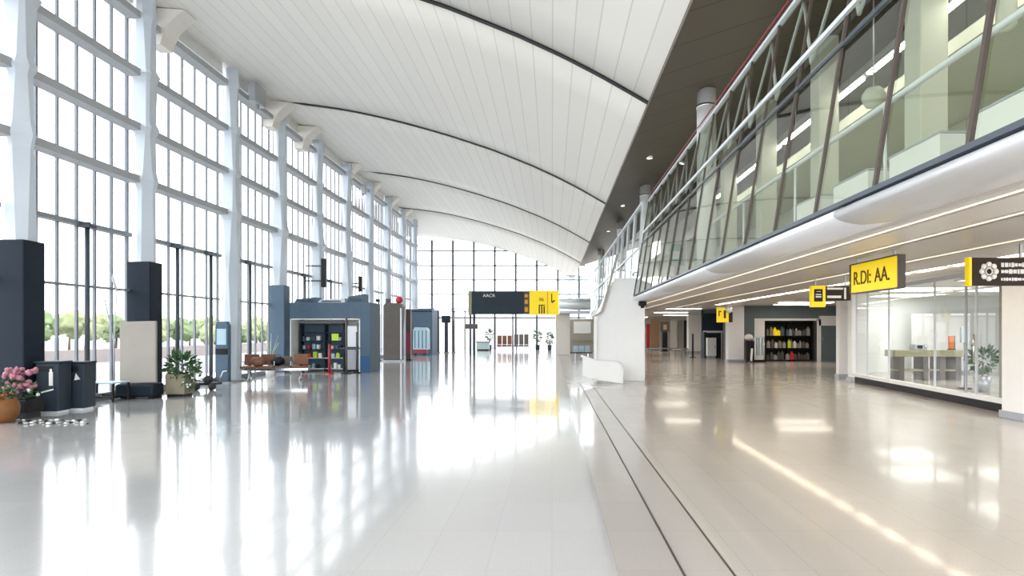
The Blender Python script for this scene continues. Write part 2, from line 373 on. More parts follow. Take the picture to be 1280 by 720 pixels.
# grey box and loudspeakers on the glazed wall
t = thing('wall_box', 'grey rectangular equipment box hung under the roof beside the third column', 'box', (-10.15, 22.6, 9.75))
MB().box(-.12, .12, -.42, .42, -.32, .32).build('casing', 'steel_grey', t, bevel=.02)
MB().box(-.04, .04, -.06, .06, -.48, -.32).build('bracket', 'frame_grey', t)
t = thing('wall_box', 'small dark equipment box under the roof far along the glass wall', 'box', (-10.15, 35.4, 9.3))
MB().box(-.1, .1, -.2, .2, -.25, .25).build('casing', 'steel_grey', t, bevel=.02)
MB().box(-.1, .0, -.05, .05, -.35, -.25).build('bracket', 'frame_grey', t)
t = thing('loudspeaker', 'long black column loudspeaker hung on the glass wall above the blue shop', 'loudspeaker', (-9.95, 28.6, 3.55))
MB().box(-.1, .1, -.09, .09, 0, 1.25).build('cabinet', 'black', t, bevel=.02)
for z in (.25, .9): MB().box(-.8, -.1, -.03, .03, z, z + .06).build('bracket', 'post_dark', t)
t = thing('loudspeaker', 'shorter dark loudspeaker on the glass wall, right of the long one', 'loudspeaker', (-10.0, 34.2, 3.7))
MB().box(-.08, .08, -.08, .08, 0, .8).build('cabinet', 'black', t, bevel=.02)
MB().box(-.75, -.08, -.03, .03, .4, .46).build('bracket', 'post_dark', t)

# ------------------------------------------------------------------ glazed end wall
W = sroot('window_20')
for k in range(10):
    x = PX(540 + 26.2 * (k - 1), 60)
    MB().box(x - .085, x + .085, 59.85, 60.1, 0, 10.0).build('mullion', 'frame_dark', W)
for z in (2.9, 3.72, 5.04, 6.36, 7.67, 9.0):
    MB().box(-12.95, 3.4, 59.93, 60.07, z - .06, z + .06).build('transom', 'frame_dark', W)
MB().add([(-12.95, 60, 0), (3.4, 60, 0), (3.4, 60, 10), (-12.95, 60, 10)], [(0, 1, 2, 3)]).build('glass', 'glass_clear', W)

# ------------------------------------------------------------------ upper floor on the right
ME = 20.9
mz = sroot('wall_mezzanine')
def gx(z): return 2.6 + .16 * (z - 2.72)
bull = [(2.62, 2.70), (2.55, 2.62), (2.52, 2.53), (2.56, 2.45), (2.66, 2.41), (2.95, 2.50), (3.2, 2.56), (3.2, 2.70)]
n = 10; pr = [(2.88 + .33 * math.cos(a), 2.665 + .095 * math.sin(a)) for a in [math.radians(125 + 15 * k) for k in range(n)]]
pr = [(2.62, 2.74)] + pr + [(3.12, 2.60), (3.12, 2.74)]
for k in range(5):
    y0, y1 = -4 + k * 4.98, -4 + (k + 1) * 4.98 - .015
    o = MB().prism(pr, y0, y1).build('fascia_panel', 'silver', mz)
    for p in o.data.polygons: p.use_smooth = abs(p.normal.y) < .5
MB().box(2.585, 2.66, -4, ME, 2.735, 2.775).build('glazing_sill', 'post_dark', mz)
mzslab = MB().add([(3.1, -4, 2.595), (3.1, 62, 2.595), (10.4, 62, 3.02), (10.4, -4, 3.02), (3.1, -4, 2.74), (3.1, 62, 2.74), (10.4, 62, 3.12), (10.4, -4, 3.12)],
       [(0, 1, 2, 3), (4, 7, 6, 5), (0, 4, 5, 1), (1, 5, 6, 2), (2, 6, 7, 3), (3, 7, 4, 0)])
struct(mzslab.build('ceiling', 'soffit'))
def sz(x): return 2.595 + (x - 3.1) * .0582
# soffit: steps and light strips
for i, (x, wd, m) in enumerate(((3.22, .045, 'lamp_soft'), (4.02, .045, 'lamp_soft'), (5.65, .06, 'lamp_soft'), (7.4, .3, 'lamp_warm'))):
    t = thing('strip_light', 'long warm light strip in the low ceiling, ' + ('nearest to the silver edge', 'second from the silver edge', 'third from the silver edge', 'widest and furthest from the silver edge')[i], 'light', (x, 0, sz(x)))
    MB().box(-wd / 2 - .02, -wd / 2, 2.5, 30, -.03, .02).box(wd / 2, wd / 2 + .02, 2.5, 30, -.03, .02).build('profile', 'warm_white', t)
    if i < 3: MB().box(-wd / 2, wd / 2, 2.5, 30, -.012, .01).build('diffuser', m, t)
    else:
        for k in range(22): MB().box(-wd / 2, wd / 2, 2.6 + k * 1.25, 3.5 + k * 1.25, -.012, .01).build('diffuser', m, t)
for i, (x0, x1) in enumerate(((3.32, 3.9), (4.15, 5.5), (5.8, 7.2))):
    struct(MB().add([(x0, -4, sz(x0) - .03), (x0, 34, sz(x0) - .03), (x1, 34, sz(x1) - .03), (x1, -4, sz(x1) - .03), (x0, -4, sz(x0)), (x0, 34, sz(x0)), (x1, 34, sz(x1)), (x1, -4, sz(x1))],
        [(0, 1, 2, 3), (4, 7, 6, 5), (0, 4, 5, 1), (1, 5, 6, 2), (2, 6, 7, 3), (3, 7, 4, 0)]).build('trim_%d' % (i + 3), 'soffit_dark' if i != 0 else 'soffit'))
# glass, mullions and rails of the upper wall
ZT = 5.78
gy = [20.9 - 1.2 * k for k in range(17)]
for k, y in enumerate(gy):
    MB().bar((gx(2.76), y, 2.76), (gx(4.35), y, 4.35), .03, .04).bar((gx(4.35), y, 4.35), (gx(ZT), y, ZT), .028, .04).build('mullion', 'brown_dark', mz)
    if k < len(gy) - 1:
        y2 = gy[k + 1]
        MB().add([(gx(2.76) + .01, y, 2.76), (gx(2.76) + .01, y2, 2.76), (gx(ZT) + .01, y2, ZT), (gx(ZT) + .01, y, ZT)], [(0, 1, 2, 3)]).build('glass_panel', 'glass_green', mz)
MB().bar((gx(4.42) - .02, 1.7, 4.42), (gx(4.42) - .02, ME, 4.42), .03, .035).build('mid_rail', 'post_dark', mz)
MB().bar((gx(4.75) - .03, 1.7, 4.75), (gx(4.75) - .03, ME, 4.75), .04, .05).build('mid_rail', 'frame_white', mz)
MB().bar((gx(ZT), 1.7, ZT), (gx(ZT), ME, ZT), .06, .05).build('top_rail', 'frame_white', mz)
MB().tube([(gx(ZT) - .03, 1.7, ZT + .10), (gx(ZT) - .03, ME, ZT + .10)], .014, 8).build('cable_rail', 'deep_red', mz)
for k, y in enumerate(gy[:-1]):                  # zig-zag tie rods that brace the upper glass
    MB().tube([(gx(4.75) + .12, y, 4.75), (gx(ZT) + .1, y - .6, ZT), (gx(4.75) + .12, y - 1.2, 4.75)], .022, 6).build('tie_rod', 'frame_white', mz)
MB().tube([(3.3, 1.7, 3.85), (3.3, ME, 3.85)], .03, 8).build('hand_rail', 'frame_white', mz)
for y in gy[::2]:
    MB().tube([(3.3, y, 2.78), (3.3, y, 3.85)], .018, 6).build('rail_post', 'frame_white', mz)
# interior of the upper floor: back wall, light beams, columns
struct(MB().box(7.6, 7.8, -4, 46, 2.95, 8.3).build('wall_upper_right', 'sage_panels'))
struct(MB().box(3.1, 7.6, -4, 46, 2.9, 2.96).build('floor_upper', 'sage'))
struct(MB().box(5.6, 7.6, -4, 46, 5.5, 5.7).build('trim_7', 'sage'))
for i, y in enumerate((5.4, 8.6, 11.8, 15.0, 18.2)):
    c = thing('upper_pier', 'pale square pier standing behind the upper glass wall, ' + ('nearest', 'second', 'third', 'fourth', 'fifth and furthest')[i] + ' from the camera', 'column', (4.9, y, 2.96), 0, 'piers behind the upper glass')
    MB().box(-.18, .18, -.2, .2, 0, 3.9).build('shaft', 'sage', c, bevel=.02)
    MB().box(-.23, .23, -.25, .25, 0, .12).build('base', 'steel_grey', c)
t = thing('strip_light', 'long white light strip hanging behind the upper glass wall', 'light', (5.2, 0, 5.85))
for k in range(9):
    MB().box(-.045, .045, 3 + k * 2, 4.75 + k * 2, -.03, .0).build('tube', 'lamp_mezz', t)
MB().box(-.06, .06, 2.9, 21, 0, .05).build('housing', 'steel_grey', t)
for y in (4, 9, 14, 19): MB().tube([(0, y, .04), (0, y, 1.5)], .012, 6).build('hanger', 'steel_grey', t)
for i, (px, py, Y) in enumerate(((1092, 122, 9.3), (1258, 15, 7.1))):
    x, z = PX(px, Y), PZ(py, Y)
    t = thing('pendant_lamp', ('round pale globe lamp seen through the middle of the upper glass', 'tall rounded pale lamp at the upper right corner behind the glass')[i], 'lamp', (x, Y, z))
    if i == 0: MB().lathe([(0, -.16), (.1, -.13), (.16, -.03), (.16, .04), (.1, .13), (0, .16)]).build('globe', 'sage', t)
    else: MB().lathe([(0, -.22), (.06, -.21), (.1, -.15), (.1, .3), (0, .3)]).build('globe', 'sage', t)
    MB().tube([(0, 0, .14), (0, 0, 6.45 + .32 * (x - 2.2) - z)], .012, 6).build('stem', 'steel_grey', t)
t = thing('exit_sign', 'dark green sign box with rounded top behind the far end of the upper glass', 'sign', (2.98, 15.8, 3.2))
MB().prism([(-.17, 0), (.17, 0), (.17, .4), (.1, .52), (-.1, .52), (-.17, .4)], -.05, .05).build('casing', 'green_sign', t)
MB().box(-.08, .08, -.06, -.05, .16, .34).build('pictogram', 'leaf_pale', t)
MB().box(-.03, .03, -.03, .03, -.24, 0).build('stem', 'post_dark', t)
# white boxes in place of the facade's bright reflections low in the near glass
for i, y in enumerate((5.2, 6.6, 8.0, 9.4)):
    t = thing('reflection_box', 'white box standing in for a facade reflection low in the upper glass, ' + ('nearest', 'second', 'third', 'furthest')[i] + ' of the row', 'reflection stand-in', (3.75, y, 2.96), 0, 'boxes standing in for facade reflections')
    MB().box(-.13, .13, -.48, .48, .5, .52).build('lid', 'steel_grey', t)
    MB().box(-.2, .2, -.5, .5, 0, .1).build('base_frame', 'steel_grey', t)
    MB().box(-.12, .12, -.46, .46, .1, .5).build('cabinet', 'white', t)
# silver round columns reaching the dark ceiling
for i, (x, y) in enumerate(((3.25, 13.8), (3.25, 22.8), (3.2, 30.2), (3.0, 40))):
    c = thing('round_column', 'round silver column between the upper glass and the dark ceiling, ' + ('nearest', 'second', 'third', 'furthest')[i] + ' of four', 'column', (x, y, 2.96), 0, 'silver round columns')
    h = 6.30 + .322 * (x - 2) - 2.96
    MB().lathe([(0, 0), (.2, 0), (.2, h - .02), (0, h - .02)], n=24).build('shaft', 'white', c)
    MB().lathe([(.2, h - .4), (.215, h - .4), (.215, h - .34), (.2, h - .34)], n=24).build('collar', 'chrome', c)

# far balcony beyond the tip
fb = sroot('wall_balcony')
MB().box(2.66, 3.1, 21.0, 45, 2.62, 2.95).build('fascia_panel', 'white', fb)
for k in range(13):
    y = 21 + 2 * k
    MB().bar((2.72, y, 2.95), (2.9, y, 5.72), .05, .06).build('mullion', 'frame_white', fb)
    if k < 12: MB().add([(2.75, y, 2.95), (2.75, y + 2, 2.95), (2.93, y + 2, 5.72), (2.93, y, 5.72)], [(0, 1, 2, 3)]).build('glass_panel', 'glass_rail', fb)
MB().bar((2.9, 21, 5.74), (2.9, 45, 5.74), .08, .08).build('top_rail', 'frame_white', fb)
MB().bar((2.8, 21, 4.3), (2.8, 45, 4.3), .05, .05).build('mid_rail', 'steel_grey', fb)
fb2 = sroot('wall_bridge')
MB().box(.5, 2.6, 44.4, 46.2, 2.85, 3.05).build('deck', 'steel_grey', fb2)
MB().tube([(.5, 44.6, 3.5), (1.5, 44.6, 3.5), (2.6, 44.6, 3.5)], [.36, .4, .42], 16).build('duct', 'silver', fb2)
for k in range(4):
    x = .5 + .7 * k
    MB().box(x - .03, x + .03, 44.38, 44.44, 3.0, 5.4).build('mullion', 'frame_white', fb2)
MB().box(.5, 2.6, 44.4, 44.44, 5.35, 5.43).build('top_rail', 'frame_white', fb2)
MB().add([(.5, 44.42, 3.0), (2.6, 44.42, 3.0), (2.6, 44.42, 5.4), (.5, 44.42, 5.4)], [(0, 1, 2, 3)]).build('glass_panel', 'glass_rail', fb2)
p = MB().box(.25, 1.25, 45.3, 46.2, 0, 2.84).build('bridge_pier', 'warm_white', bevel=.03); tag(p, 'pale square pier carrying the far white footbridge', 'column')

# white stair block under the tip
wb = sroot('wall_stair')
MB().prism([(1.44, 0), (3.02, 0), (3.02, 3.35), (2.1, 3.35), (1.95, 3.2), (1.5, 2.2), (1.44, 2.0)], 21.3, 22.3).build('panel', 'white', wb, bevel=.02)
MB().bar((2.12, 21.25, 4.1), (1.62, 21.25, 2.25), .07, .07).bar((1.62, 21.25, 2.25), (1.3, 21.25, 2.05), .06, .06).build('stringer', 'taupe', wb)
MB().bar((1.40, 21.2, 0), (1.40, 21.2, 2.1), .08, .08).build('end_post', 'white', wb)
t = thing('stair_guard', 'low white guard panel with a curved handrail beside the stair block', 'barrier', (0, 20.4, 0))
MB().prism([(.95, .25), (1.5, .1), (2.2, .0), (2.2, .35), (2.13, .58), (1.98, .66), (1.35, .68), (.95, .82)], -.05, .05).build('panel', 'white', t)
MB().tube([(.9, 0, .86), (1.35, 0, .70), (1.98, 0, .68), (2.14, 0, .60), (2.23, 0, .36), (2.23, 0, .02)], .035, 8).build('handrail', 'silver', t)
t = thing('black_camera', 'small dark camera housing under the tip of the upper floor', 'camera', (2.86, 20.75, 2.45))
MB().box(-.12, .12, -.1, .1, -.02, .12).build('housing', 'black', t, bevel=.02)
MB().lathe([(0, -.1), (.05, -.09), (.07, -.02), (.07, 0)]).build('lens_dome', 'black', t)

# ------------------------------------------------------------------ right-hand glazed room
gw = sroot('window_30')
GA, GB = Vector((9.75, 21.0, 0)), Vector((8.95, 12.7, 0)); 
def gp(t, z): p = GA.lerp(GB, t); return (p.x, p.y, z)
MB().bar(gp(0, .09), gp(1, .09), .12, .18).build('plinth', 'black', gw)
MB().bar(gp(-.01, .225), gp(1, .225), .2, .09).build('sill', 'white', gw)
MB().bar(gp(0, 2.86), gp(1, 2.86), .1, .1).build('head_rail', 'frame_white', gw)
for t_ in (0, .11, .3, .62, .79, .84, 1):
    MB().bar(gp(t_, .27), gp(t_, 2.85), .035, .05).build('mullion', 'frame_white' if t_ not in (.79,) else 'steel_grey', gw)
MB().add([gp(0, .27), gp(1, .27), gp(1, 2.82), gp(0, 2.82)], [(0, 1, 2, 3)]).build('glass', 'glass_room', gw)
h_ = MB().tube([(9.0, 14.0, .95), (9.0, 14.0, 1.55)], .02, 8).build('door_handle', 'chrome', gw)
struct(MB().box(11.7, 19, 26, 26.2, 0, 3.0).build('wall_room_end', 'wall_white'))
struct(MB().bar((10.2, 21.7, 1.5), (11.75, 26, 1.5), .12, 3.0).build('wall_room_side', 'wall_white'))
struct(MB().box(19, 19.2, 8, 60, 0, 3.4).build('wall_right', 'wall_white'))
struct(MB().box(9.6, 19, 8, 27, 3.0, 3.08).build('ceiling_room', 'white'))
struct(MB().box(10.4, 19, 27, 62, 3.02, 3.1).build('ceiling_side', 'soffit'))
for i, (x, y) in enumerate(((11.8, 16.5), (14.6, 16.5), (11.8, 21), (14.6, 21), (13.2, 24.4))):
    t = thing('ceiling_light', 'square white ceiling light inside the glazed room, ' + ('front left', 'front right', 'middle left', 'middle right', 'rearmost')[i], 'light', (x, y, 2.985), 0, 'ceiling lights in the glazed room')
    MB().box(-1.05, 1.05, -1.05, -1, -.03, .02).box(-1.05, 1.05, 1, 1.05, -.03, .02).box(-1.05, -1, -1, 1, -.03, .02).box(1, 1.05, -1, 1, -.03, .02).build('frame', 'white', t)
    MB().box(-1, 1, -1, 1, -.015, .01).build('diffuser', 'lamp_white', t)
def square_column(name, lab, x0, x1, y0, y1, h, m='white', band=None):
    t = thing(name, lab, 'column', ((x0 + x1) / 2, (y0 + y1) / 2, 0)); a, b = (x1 - x0) / 2, (y1 - y0) / 2
    MB().box(-a, a, -b, b, 0, h).build('shaft', m, t, bevel=.03)
    MB().box(-a - .03, a + .03, -b - .03, b + .03, 0, .14).build('base', 'steel_grey', t, bevel=.01)
    return t
square_column('pillar', 'white square pillar at the right edge beside the end of the glazed room', 8.42, 9.05, 11.7, 12.3, 2.93)
square_column('pillar', 'grey-brown pillar inside the glazed room behind its right end', 9.32, 9.75, 13.2, 13.7, 3.0, 'taupe')
square_column('pillar', 'white pillar at the left end of the glazed room, nearer of the pair', 9.7, 10.2, 21.25, 21.55, 2.97)
square_column('pillar', 'white pillar at the left end of the glazed room, further of the pair', 9.97, 10.4, 22.8, 23.05, 2.97)
square_column('pillar', 'white square pillar between the grey booth and the slate shop', 9.35, 10.2, 34.8, 35.4, 2.98)
square_column('pillar', 'white pillar left of the grey booth, with a dark plate near its top', PX(861, 50), PX(880, 50), 50, 50.8, 2.9)
# table and things inside the room
t = thing('counter_table', 'long olive wooden table with block legs inside the glazed room', 'table', (PX(1112, 22), 22, 0))
Lt = PX(1196, 22) - PX(1112, 22)
MB().box(0, Lt, -.35, .35, .78, 1.0).build('tabletop', 'wood_olive', t, bevel=.015)
for x in (.25, 1.05, 1.6, Lt - .12): MB().box(x - .09, x + .09, -.3, .3, .0, .78).build('leg', 'brown_stone', t, bevel=.01)
MB().box(.15, Lt - .1, -.28, .28, .3, .36).build('shelf', 'wood_olive', t)
t = thing('coffee_machine', 'low silver machine on the left half of the olive table', 'appliance', (PX(1148, 22), 22, 1.0))
MB().box(-.22, .22, -.15, .15, 0, .2).build('body', 'steel_grey', t, bevel=.02)
MB().box(-.12, .05, -.16, -.15, .05, .15).build('panel', 'black', t); MB().tube([(.15, -.17, .05), (.15, -.17, .16)], .02).build('spout', 'chrome', t)
t = thing('card_box', 'upright orange box with green side on the olive table', 'box', (PX(1189, 22), 22, 1.0))
MB().box(-.07, .07, -.06, .06, .03, .47).build('body', 'orange_card', t, bevel=.005); MB().box(.07, .1, -.06, .06, .03, .47).build('side_panel', 'leaf', t); MB().box(-.09, .11, -.08, .08, 0, .03).build('foot', 'black', t)
t = thing('white_partition', 'tall white free-standing partition at the back of the glazed room', 'partition', (PX(1140, 25.4), 25.4, 0))
MB().box(0, 2.2, -.06, .06, .1, 2.3).build('panel', 'white', t, bevel=.01); MB().box(.1, .3, -.2, .2, 0, .1).build('foot', 'steel_grey', t); MB().box(1.9, 2.1, -.2, .2, 0, .1).build('foot', 'steel_grey', t)
rn = random.Random(3)
t = thing('potted_plant', 'dark leafy potted plant inside the glazed room near its door', 'plant', (PX(1228, 17.5), 17.5, 0))
MB().lathe([(0, 0), (.16, 0), (.22, .42), (.19, .42), (.17, .38), (0, .38)]).build('pot', 'steel_grey', t); MB().tube([(0, 0, .36), (.02, 0, .8)], .02, 6).build('stem', 'bark', t)
MB().leaves((0, 0, .85), .33, 150, .17, rn).build('foliage', 'leaf', t)
t = thing('floor_stand', 'slim black stand with square head inside the glazed room', 'stand', (PX(1206, 18.5), 18.5, 0))
MB().tube([(0, 0, .03), (0, 0, 1.35)], .03, 8).build('pole', 'steel_grey', t); MB().box(-.12, .12, -.04, .04, 1.3, 1.75).build('head', 'steel_grey', t, bevel=.01); MB().lathe([(0, 0), (.18, 0), (.18, .03), (0, .03)]).build('base', 'black', t)

# ------------------------------------------------------------------ hanging signs
def hang(t, x, z0, z1, y=0): MB().bar((x, y, z0), (x, y, z1), .025).build('hanger', 'steel_grey', t)
t = thing('hanging_sign', 'large yellow hanging sign with dark lettering, nearest under the upper floor', 'sign', (4.36, 8.85, 2.36))
MB().box(-.03, .03, -.65, .65, -.2, .2).build('panel', 'yellow', t, bevel=.004)
MB().box(-.045, .045, -.68, -.65, -.21, .21).box(-.045, .045, .65, .67, -.21, .21).box(-.045, .045, -.65, .65, .2, .215).box(-.045, .045, -.65, .65, -.215, -.2).build('frame', 'brown_dark', t)
text('lettering', 'R.DI:', .27, 'ink', t, (-.034, .57, -.09), (math.pi / 2, 0, -math.pi / 2), .95)
text('lettering', 'AA.', .27, 'ink', t, (-.034, -.05, -.09), (math.pi / 2, 0, -math.pi / 2), .95)
for y in (-.5, .5): hang(t, 0, .21, .29, y)
t = thing('hanging_sign', 'dark brown hanging sign with round white emblem and yellow edge at the right', 'sign', (PX(1212, 8.5), 8.5, 2.38))
MB().box(0, 1.5, -.04, .04, -.18, .18).build('panel', 'sign_brown', t, bevel=.005)
MB().box(-.035, 0, -.045, .045, -.185, .185).build('edge_strip', 'yellow', t)
mb = MB()
for k in range(8):
    a = k * math.pi / 4; mb.lathe([(0, -.006), (.034, -.006), (.034, .006), (0, .006)], .075 * math.cos(a), .075 * math.sin(a), 0, 10)
mb.lathe([(.03, -.006), (.055, -.006), (.055, .006), (.03, .006)], 0, 0, 0, 16)
e = mb.build('emblem', 'print_white', t); e.location = (.22, -.046, 0); e.rotation_euler = (math.pi / 2, 0, 0); e.scale = (1.15, 1.15, 1)
rs = random.Random(5)
for r, (z, h) in enumerate(((.085, .055), (.0, .055), (-.10, .04))):
    mb = MB(); x = .38
    while x < .70 if r < 2 else x < .67:
        w_ = rs.uniform(.018, .045); hh = h * rs.uniform(.7, 1.1); mb.box(x, x + w_, -.046, -.04, z - hh / 2, z + hh / 2)
        if rs.random() < .5: mb.box(x + w_, x + w_ + .012, -.046, -.04, z - .006, z + .006)
        x += w_ + .012
    mb.build('lettering', 'print_white', t)
MB().box(.74, 1.4, -.046, -.04, .06, .10).build('lettering', 'print_white', t)
hang(t, .66, .18, .38); hang(t, 1.35, .18, .38)
t = thing('hanging_sign', 'small hanging sign with yellow square end and striped brown board, left of the large yellow', 'sign', (PX(1013, 13.2), 13.2, 2.36))
MB().box(.28, .8, -.04, .04, -.13, .16).build('panel', 'sign_brown', t, bevel=.005)
MB().box(0, .28, -.06, .06, -.26, .17).build('square_panel', 'yellow', t, bevel=.005)
MB().box(.05, .22, -.068, -.06, -.15, .10).build('pictogram_panel', 'sign_brown', t)
MB().lathe([(0, -.005), (.04, -.005), (.04, .005), (0, .005)], n=12).build('pictogram', 'print_white', t).location = (.135, -.072, .05)
MB().box(.08, .19, -.075, -.068, -.07, -.04).box(.08, .19, -.075, -.068, -.02, 0).build('pictogram', 'print_white', t)
MB().box(.32, .64, -.046, -.04, .09, .13).box(.32, .6, -.046, -.04, -.08, -.03).box(.66, .70, -.046, -.04, -.1, .13).build('lettering', 'print_white', t)
hang(t, .1, .17, .36); hang(t, .7, .16, .38)
t = thing('hanging_sign', 'small far yellow hanging sign with dark side, in front of the grey booth', 'sign', (PX(896, 23.8), 23.8, 2.22))
MB().box(0, .42, -.05, .05, -.27, .27).build('panel', 'yellow', t, bevel=.005); MB().box(.42, .56, -.05, .05, -.27, .2).build('side_panel', 'sign_brown', t)
MB().box(.05, .09, -.056, -.05, -.05, .15).box(.09, .15, -.056, -.05, .1, .14).box(.24, .32, -.056, -.05, -.12, .16).build('lettering', 'ink', t)
MB().blob((.42, -.05, .2), .14, 2, .15, 2).build('lamp_head', 'silver', t); hang(t, .2, .27, .56)

# ------------------------------------------------------------------ far centre sign
Y = 45.0; t = thing('gantry_sign', 'big dark grey and yellow overhead sign on posts at the far end of the hall', 'sign', (PX(587, Y), Y, 0))
def sx(px): return PX(px, Y) - PX(587, Y)
MB().box(sx(590), sx(655), -.2, .2, PZ(393, Y), PZ(364, Y)).build('board', 'slate_dark', t, bevel=.03)
MB().box(sx(655), sx(662), -.2, .2, PZ(393, Y), PZ(364, Y)).build('side_board', 'brown_dark', t)
MB().box(sx(662), sx(698.5), -.22, .2, PZ(393.5, Y), PZ(363.5, Y)).build('yellow_board', 'yellow', t, bevel=.02)
MB().box(sx(586), sx(590), -.22, .22, PZ(394, Y), PZ(364, Y)).build('end_frame', 'wood_olive', t)
text('lettering', 'AACR', .30, 'print_white', t, (sx(604), -.215, PZ(371.5, Y)), (math.pi / 2, 0, 0), 1.05)
text('lettering', '86', .33, 'ink', t, (sx(674), -.235, PZ(376.5, Y)), (math.pi / 2, 0, 0), 1.0)
MB().box(sx(673.5), sx(675), -.235, -.22, PZ(392, Y), PZ(381, Y)).box(sx(676.5), sx(678), -.235, -.22, PZ(392, Y), PZ(381, Y)).box(sx(679.5), sx(681), -.235, -.22, PZ(392, Y), PZ(383, Y)).box(sx(673.5), sx(681), -.235, -.22, PZ(382, Y), PZ(381, Y)).build('lettering', 'ink', t)
MB().box(sx(689), sx(690.2), -.235, -.22, PZ(378, Y), PZ(367, Y)).prism([(sx(690), PZ(379.5, Y)), (sx(694), PZ(376, Y)), (sx(693), PZ(375, Y)), (sx(690), PZ(377, Y))], -.235, -.22).build('arrow', 'ink', t)
MB().box(sx(684), sx(685), -.232, -.22, PZ(393, Y), PZ(365, Y)).build('panel_joint', 'ink_orange', t)
for z0, z1 in ((368, 372), (375, 380), (384, 390)): MB().box(sx(656), sx(660), -.21, -.2, PZ(z1, Y), PZ(z0, Y)).build('lettering', 'ink_orange', t)
for px, r in ((588, .07), (593, .07), (641, .05)): MB().tube([(sx(px), 0, 0), (sx(px), 0, PZ(392, Y))], r, 8).build('post', 'post_dark', t)
MB().box(sx(582), sx(597), -.1, .1, PZ(411, Y), PZ(405, Y)).build('bracket', 'brown_stone', t)

# far seats and plants at the end of the hall
def seat_block(name, lab, px0, px1, Y, zt, m, n, grp=None):
    x0, x1 = PX(px0, Y), PX(px1, Y); t = thing(name, lab, 'bench', (x0, Y, 0), 0, grp); wd = (x1 - x0) / n
    for k in range(n):
        MB().box(k * wd + .03, (k + 1) * wd - .03, -.3, .25, .38, .48).build('seat', m, t, bevel=.02)
        MB().box(k * wd + .03, (k + 1) * wd - .03, .2, .28, .5, zt).build('backrest', m, t, bevel=.02)
    MB().box(0, x1 - x0, -.04, .04, .3, .37).build('beam', 'post_dark', t)
    for k in (.15, x1 - x0 - .15): MB().box(k - .03, k + .03, -.28, .28, 0, .04).box(k - .03, k + .03, -.03, .03, .04, .3).build('leg', 'chrome', t)
    return t
seat_block('bench_seating', 'row of far reddish brown seats under the dark part of the overhead sign', 621, 640, 57.5, 1.3, 'leather_brown', 3)
seat_block('bench_seating', 'row of far dark taupe seats under the middle of the overhead sign', 642, 661, 57.5, 1.4, 'brown_stone', 3)
t = thing('low_counter', 'low pale teal counter left of the far seats', 'counter', (PX(596, 57), 57, 0)); MB().box(0, 1.1, -.3, .3, .1, .7).build('body', 'teal_pale', t, bevel=.02); MB().box(-.04, 1.14, -.34, .34, .7, .76).build('countertop', 'slate_dark', t); MB().box(.05, 1.05, -.25, .25, 0, .1).build('plinth', 'black', t)
for i, (px, h) in enumerate(((612, 2.0), (672, 1.9), (687, 1.6))):
    t = thing('tall_planter', 'far slender green plant in a dark pot, ' + ('beside the low teal counter', 'second from the right under the yellow board', 'rightmost one under the yellow board', 'just right of the far dark seats')[i], 'plant', (PX(px, 58.8), 58.8, 0), 0, 'far potted plants')
    MB().lathe([(0, 0), (.17, 0), (.2, .45), (.16, .45), (0, .4)], n=12).build('pot', 'slate_dark', t); MB().tube([(0, 0, .4), (.03, 0, h * .7)], .03, 6).build('stem', 'bark', t)
    MB().leaves((0, 0, h * .66), .3, 90, .25, rn, (1, 1, 1.7)).build('foliage', 'leaf', t)

# ------------------------------------------------------------------ objects along the left side
# two recycling bins
def bin_(lab, x, y, wd, h, m):
    t = thing('recycling_bin', lab, 'bin', (x, y, 0), math.radians(6))
    MB().prism([(-wd / 2, -.2), (wd / 2, -.2), (wd / 2 + .01, .2), (-wd / 2 - .01, .2)], .05, h - .04, 'z').build('body', m, t, bevel=.02)
    MB().box(-wd / 2 - .02, wd / 2 + .02, -.22, .22, h - .04, h).build('lid', 'slate_dark', t, bevel=.01)
    MB().box(-wd / 2 + .03, wd / 2 - .03, -.17, .17, 0, .05).build('plinth', 'silver', t)
    MB().box(-wd / 2 + .06, wd / 2 - .1, -.208, -.2, h - .2, h - .1).build('slot', 'black', t)
    return t
t = bin_('dark recycling bin with a white bottle mark, left of the pair by the glass wall', PX(67, 13.0), 13.0, .42, 1.03, 'slate_dark')
MB().box(.04, .11, -.21, -.2, .55, .82).box(.055, .095, -.21, -.2, .82, .88).build('bottle_mark', 'print_white', t); MB().bar((-.1, -.207, .42), (.12, -.207, .48), .012, .03).build('stroke_mark', 'print_white', t)
t = bin_('dark recycling bin with a white triangle mark, right one of the pair by the glass', PX(98, 13.5), 13.5, .44, 1.0, 'slate_dark')
MB().prism([(.04, .62), (.15, .64), (.07, .76)], -.21, -.2).build('triangle_mark', 'print_white', t); MB().box(-.14, -.11, -.205, -.2, .1, .85).build('stripe', 'light_blue', t)
# flower trough
t = thing('flower_trough', 'low dark trough with pink and white flowers at the left edge', 'planter', (PX(24, 12.2), 12.2, 0))
MB().box(-.42, .30, -.22, .22, .12, .36).build('trough', 'black', t, bevel=.02); MB().box(-.38, .26, -.18, .18, 0, .12).build('plinth', 'rubber', t)
MB().leaves((-.05, 0, .5), .34, 220, .12, rn, (1.1, .6, .7)).build('foliage', 'leaf', t)
fb_ = MB()
for _ in range(42): fb_.blob((rn.uniform(-.25, .3), rn.uniform(-.2, .15), rn.uniform(.48, .92)), rn.uniform(.035, .06), _, .3, 1)
fb_.build('blossoms', 'flower_pink', t)
fb_ = MB()
for _ in range(14): fb_.blob((rn.uniform(-.5, .4), rn.uniform(-.25, .0), rn.uniform(.35, .6)), rn.uniform(.025, .045), _, .3, 1)
fb_.build('blossoms', 'flower_white', t)
t = thing('orange_planter', 'rounded orange pot of marigolds standing at the far left edge', 'planter', (PX(2, 11.6), 11.6, 0))
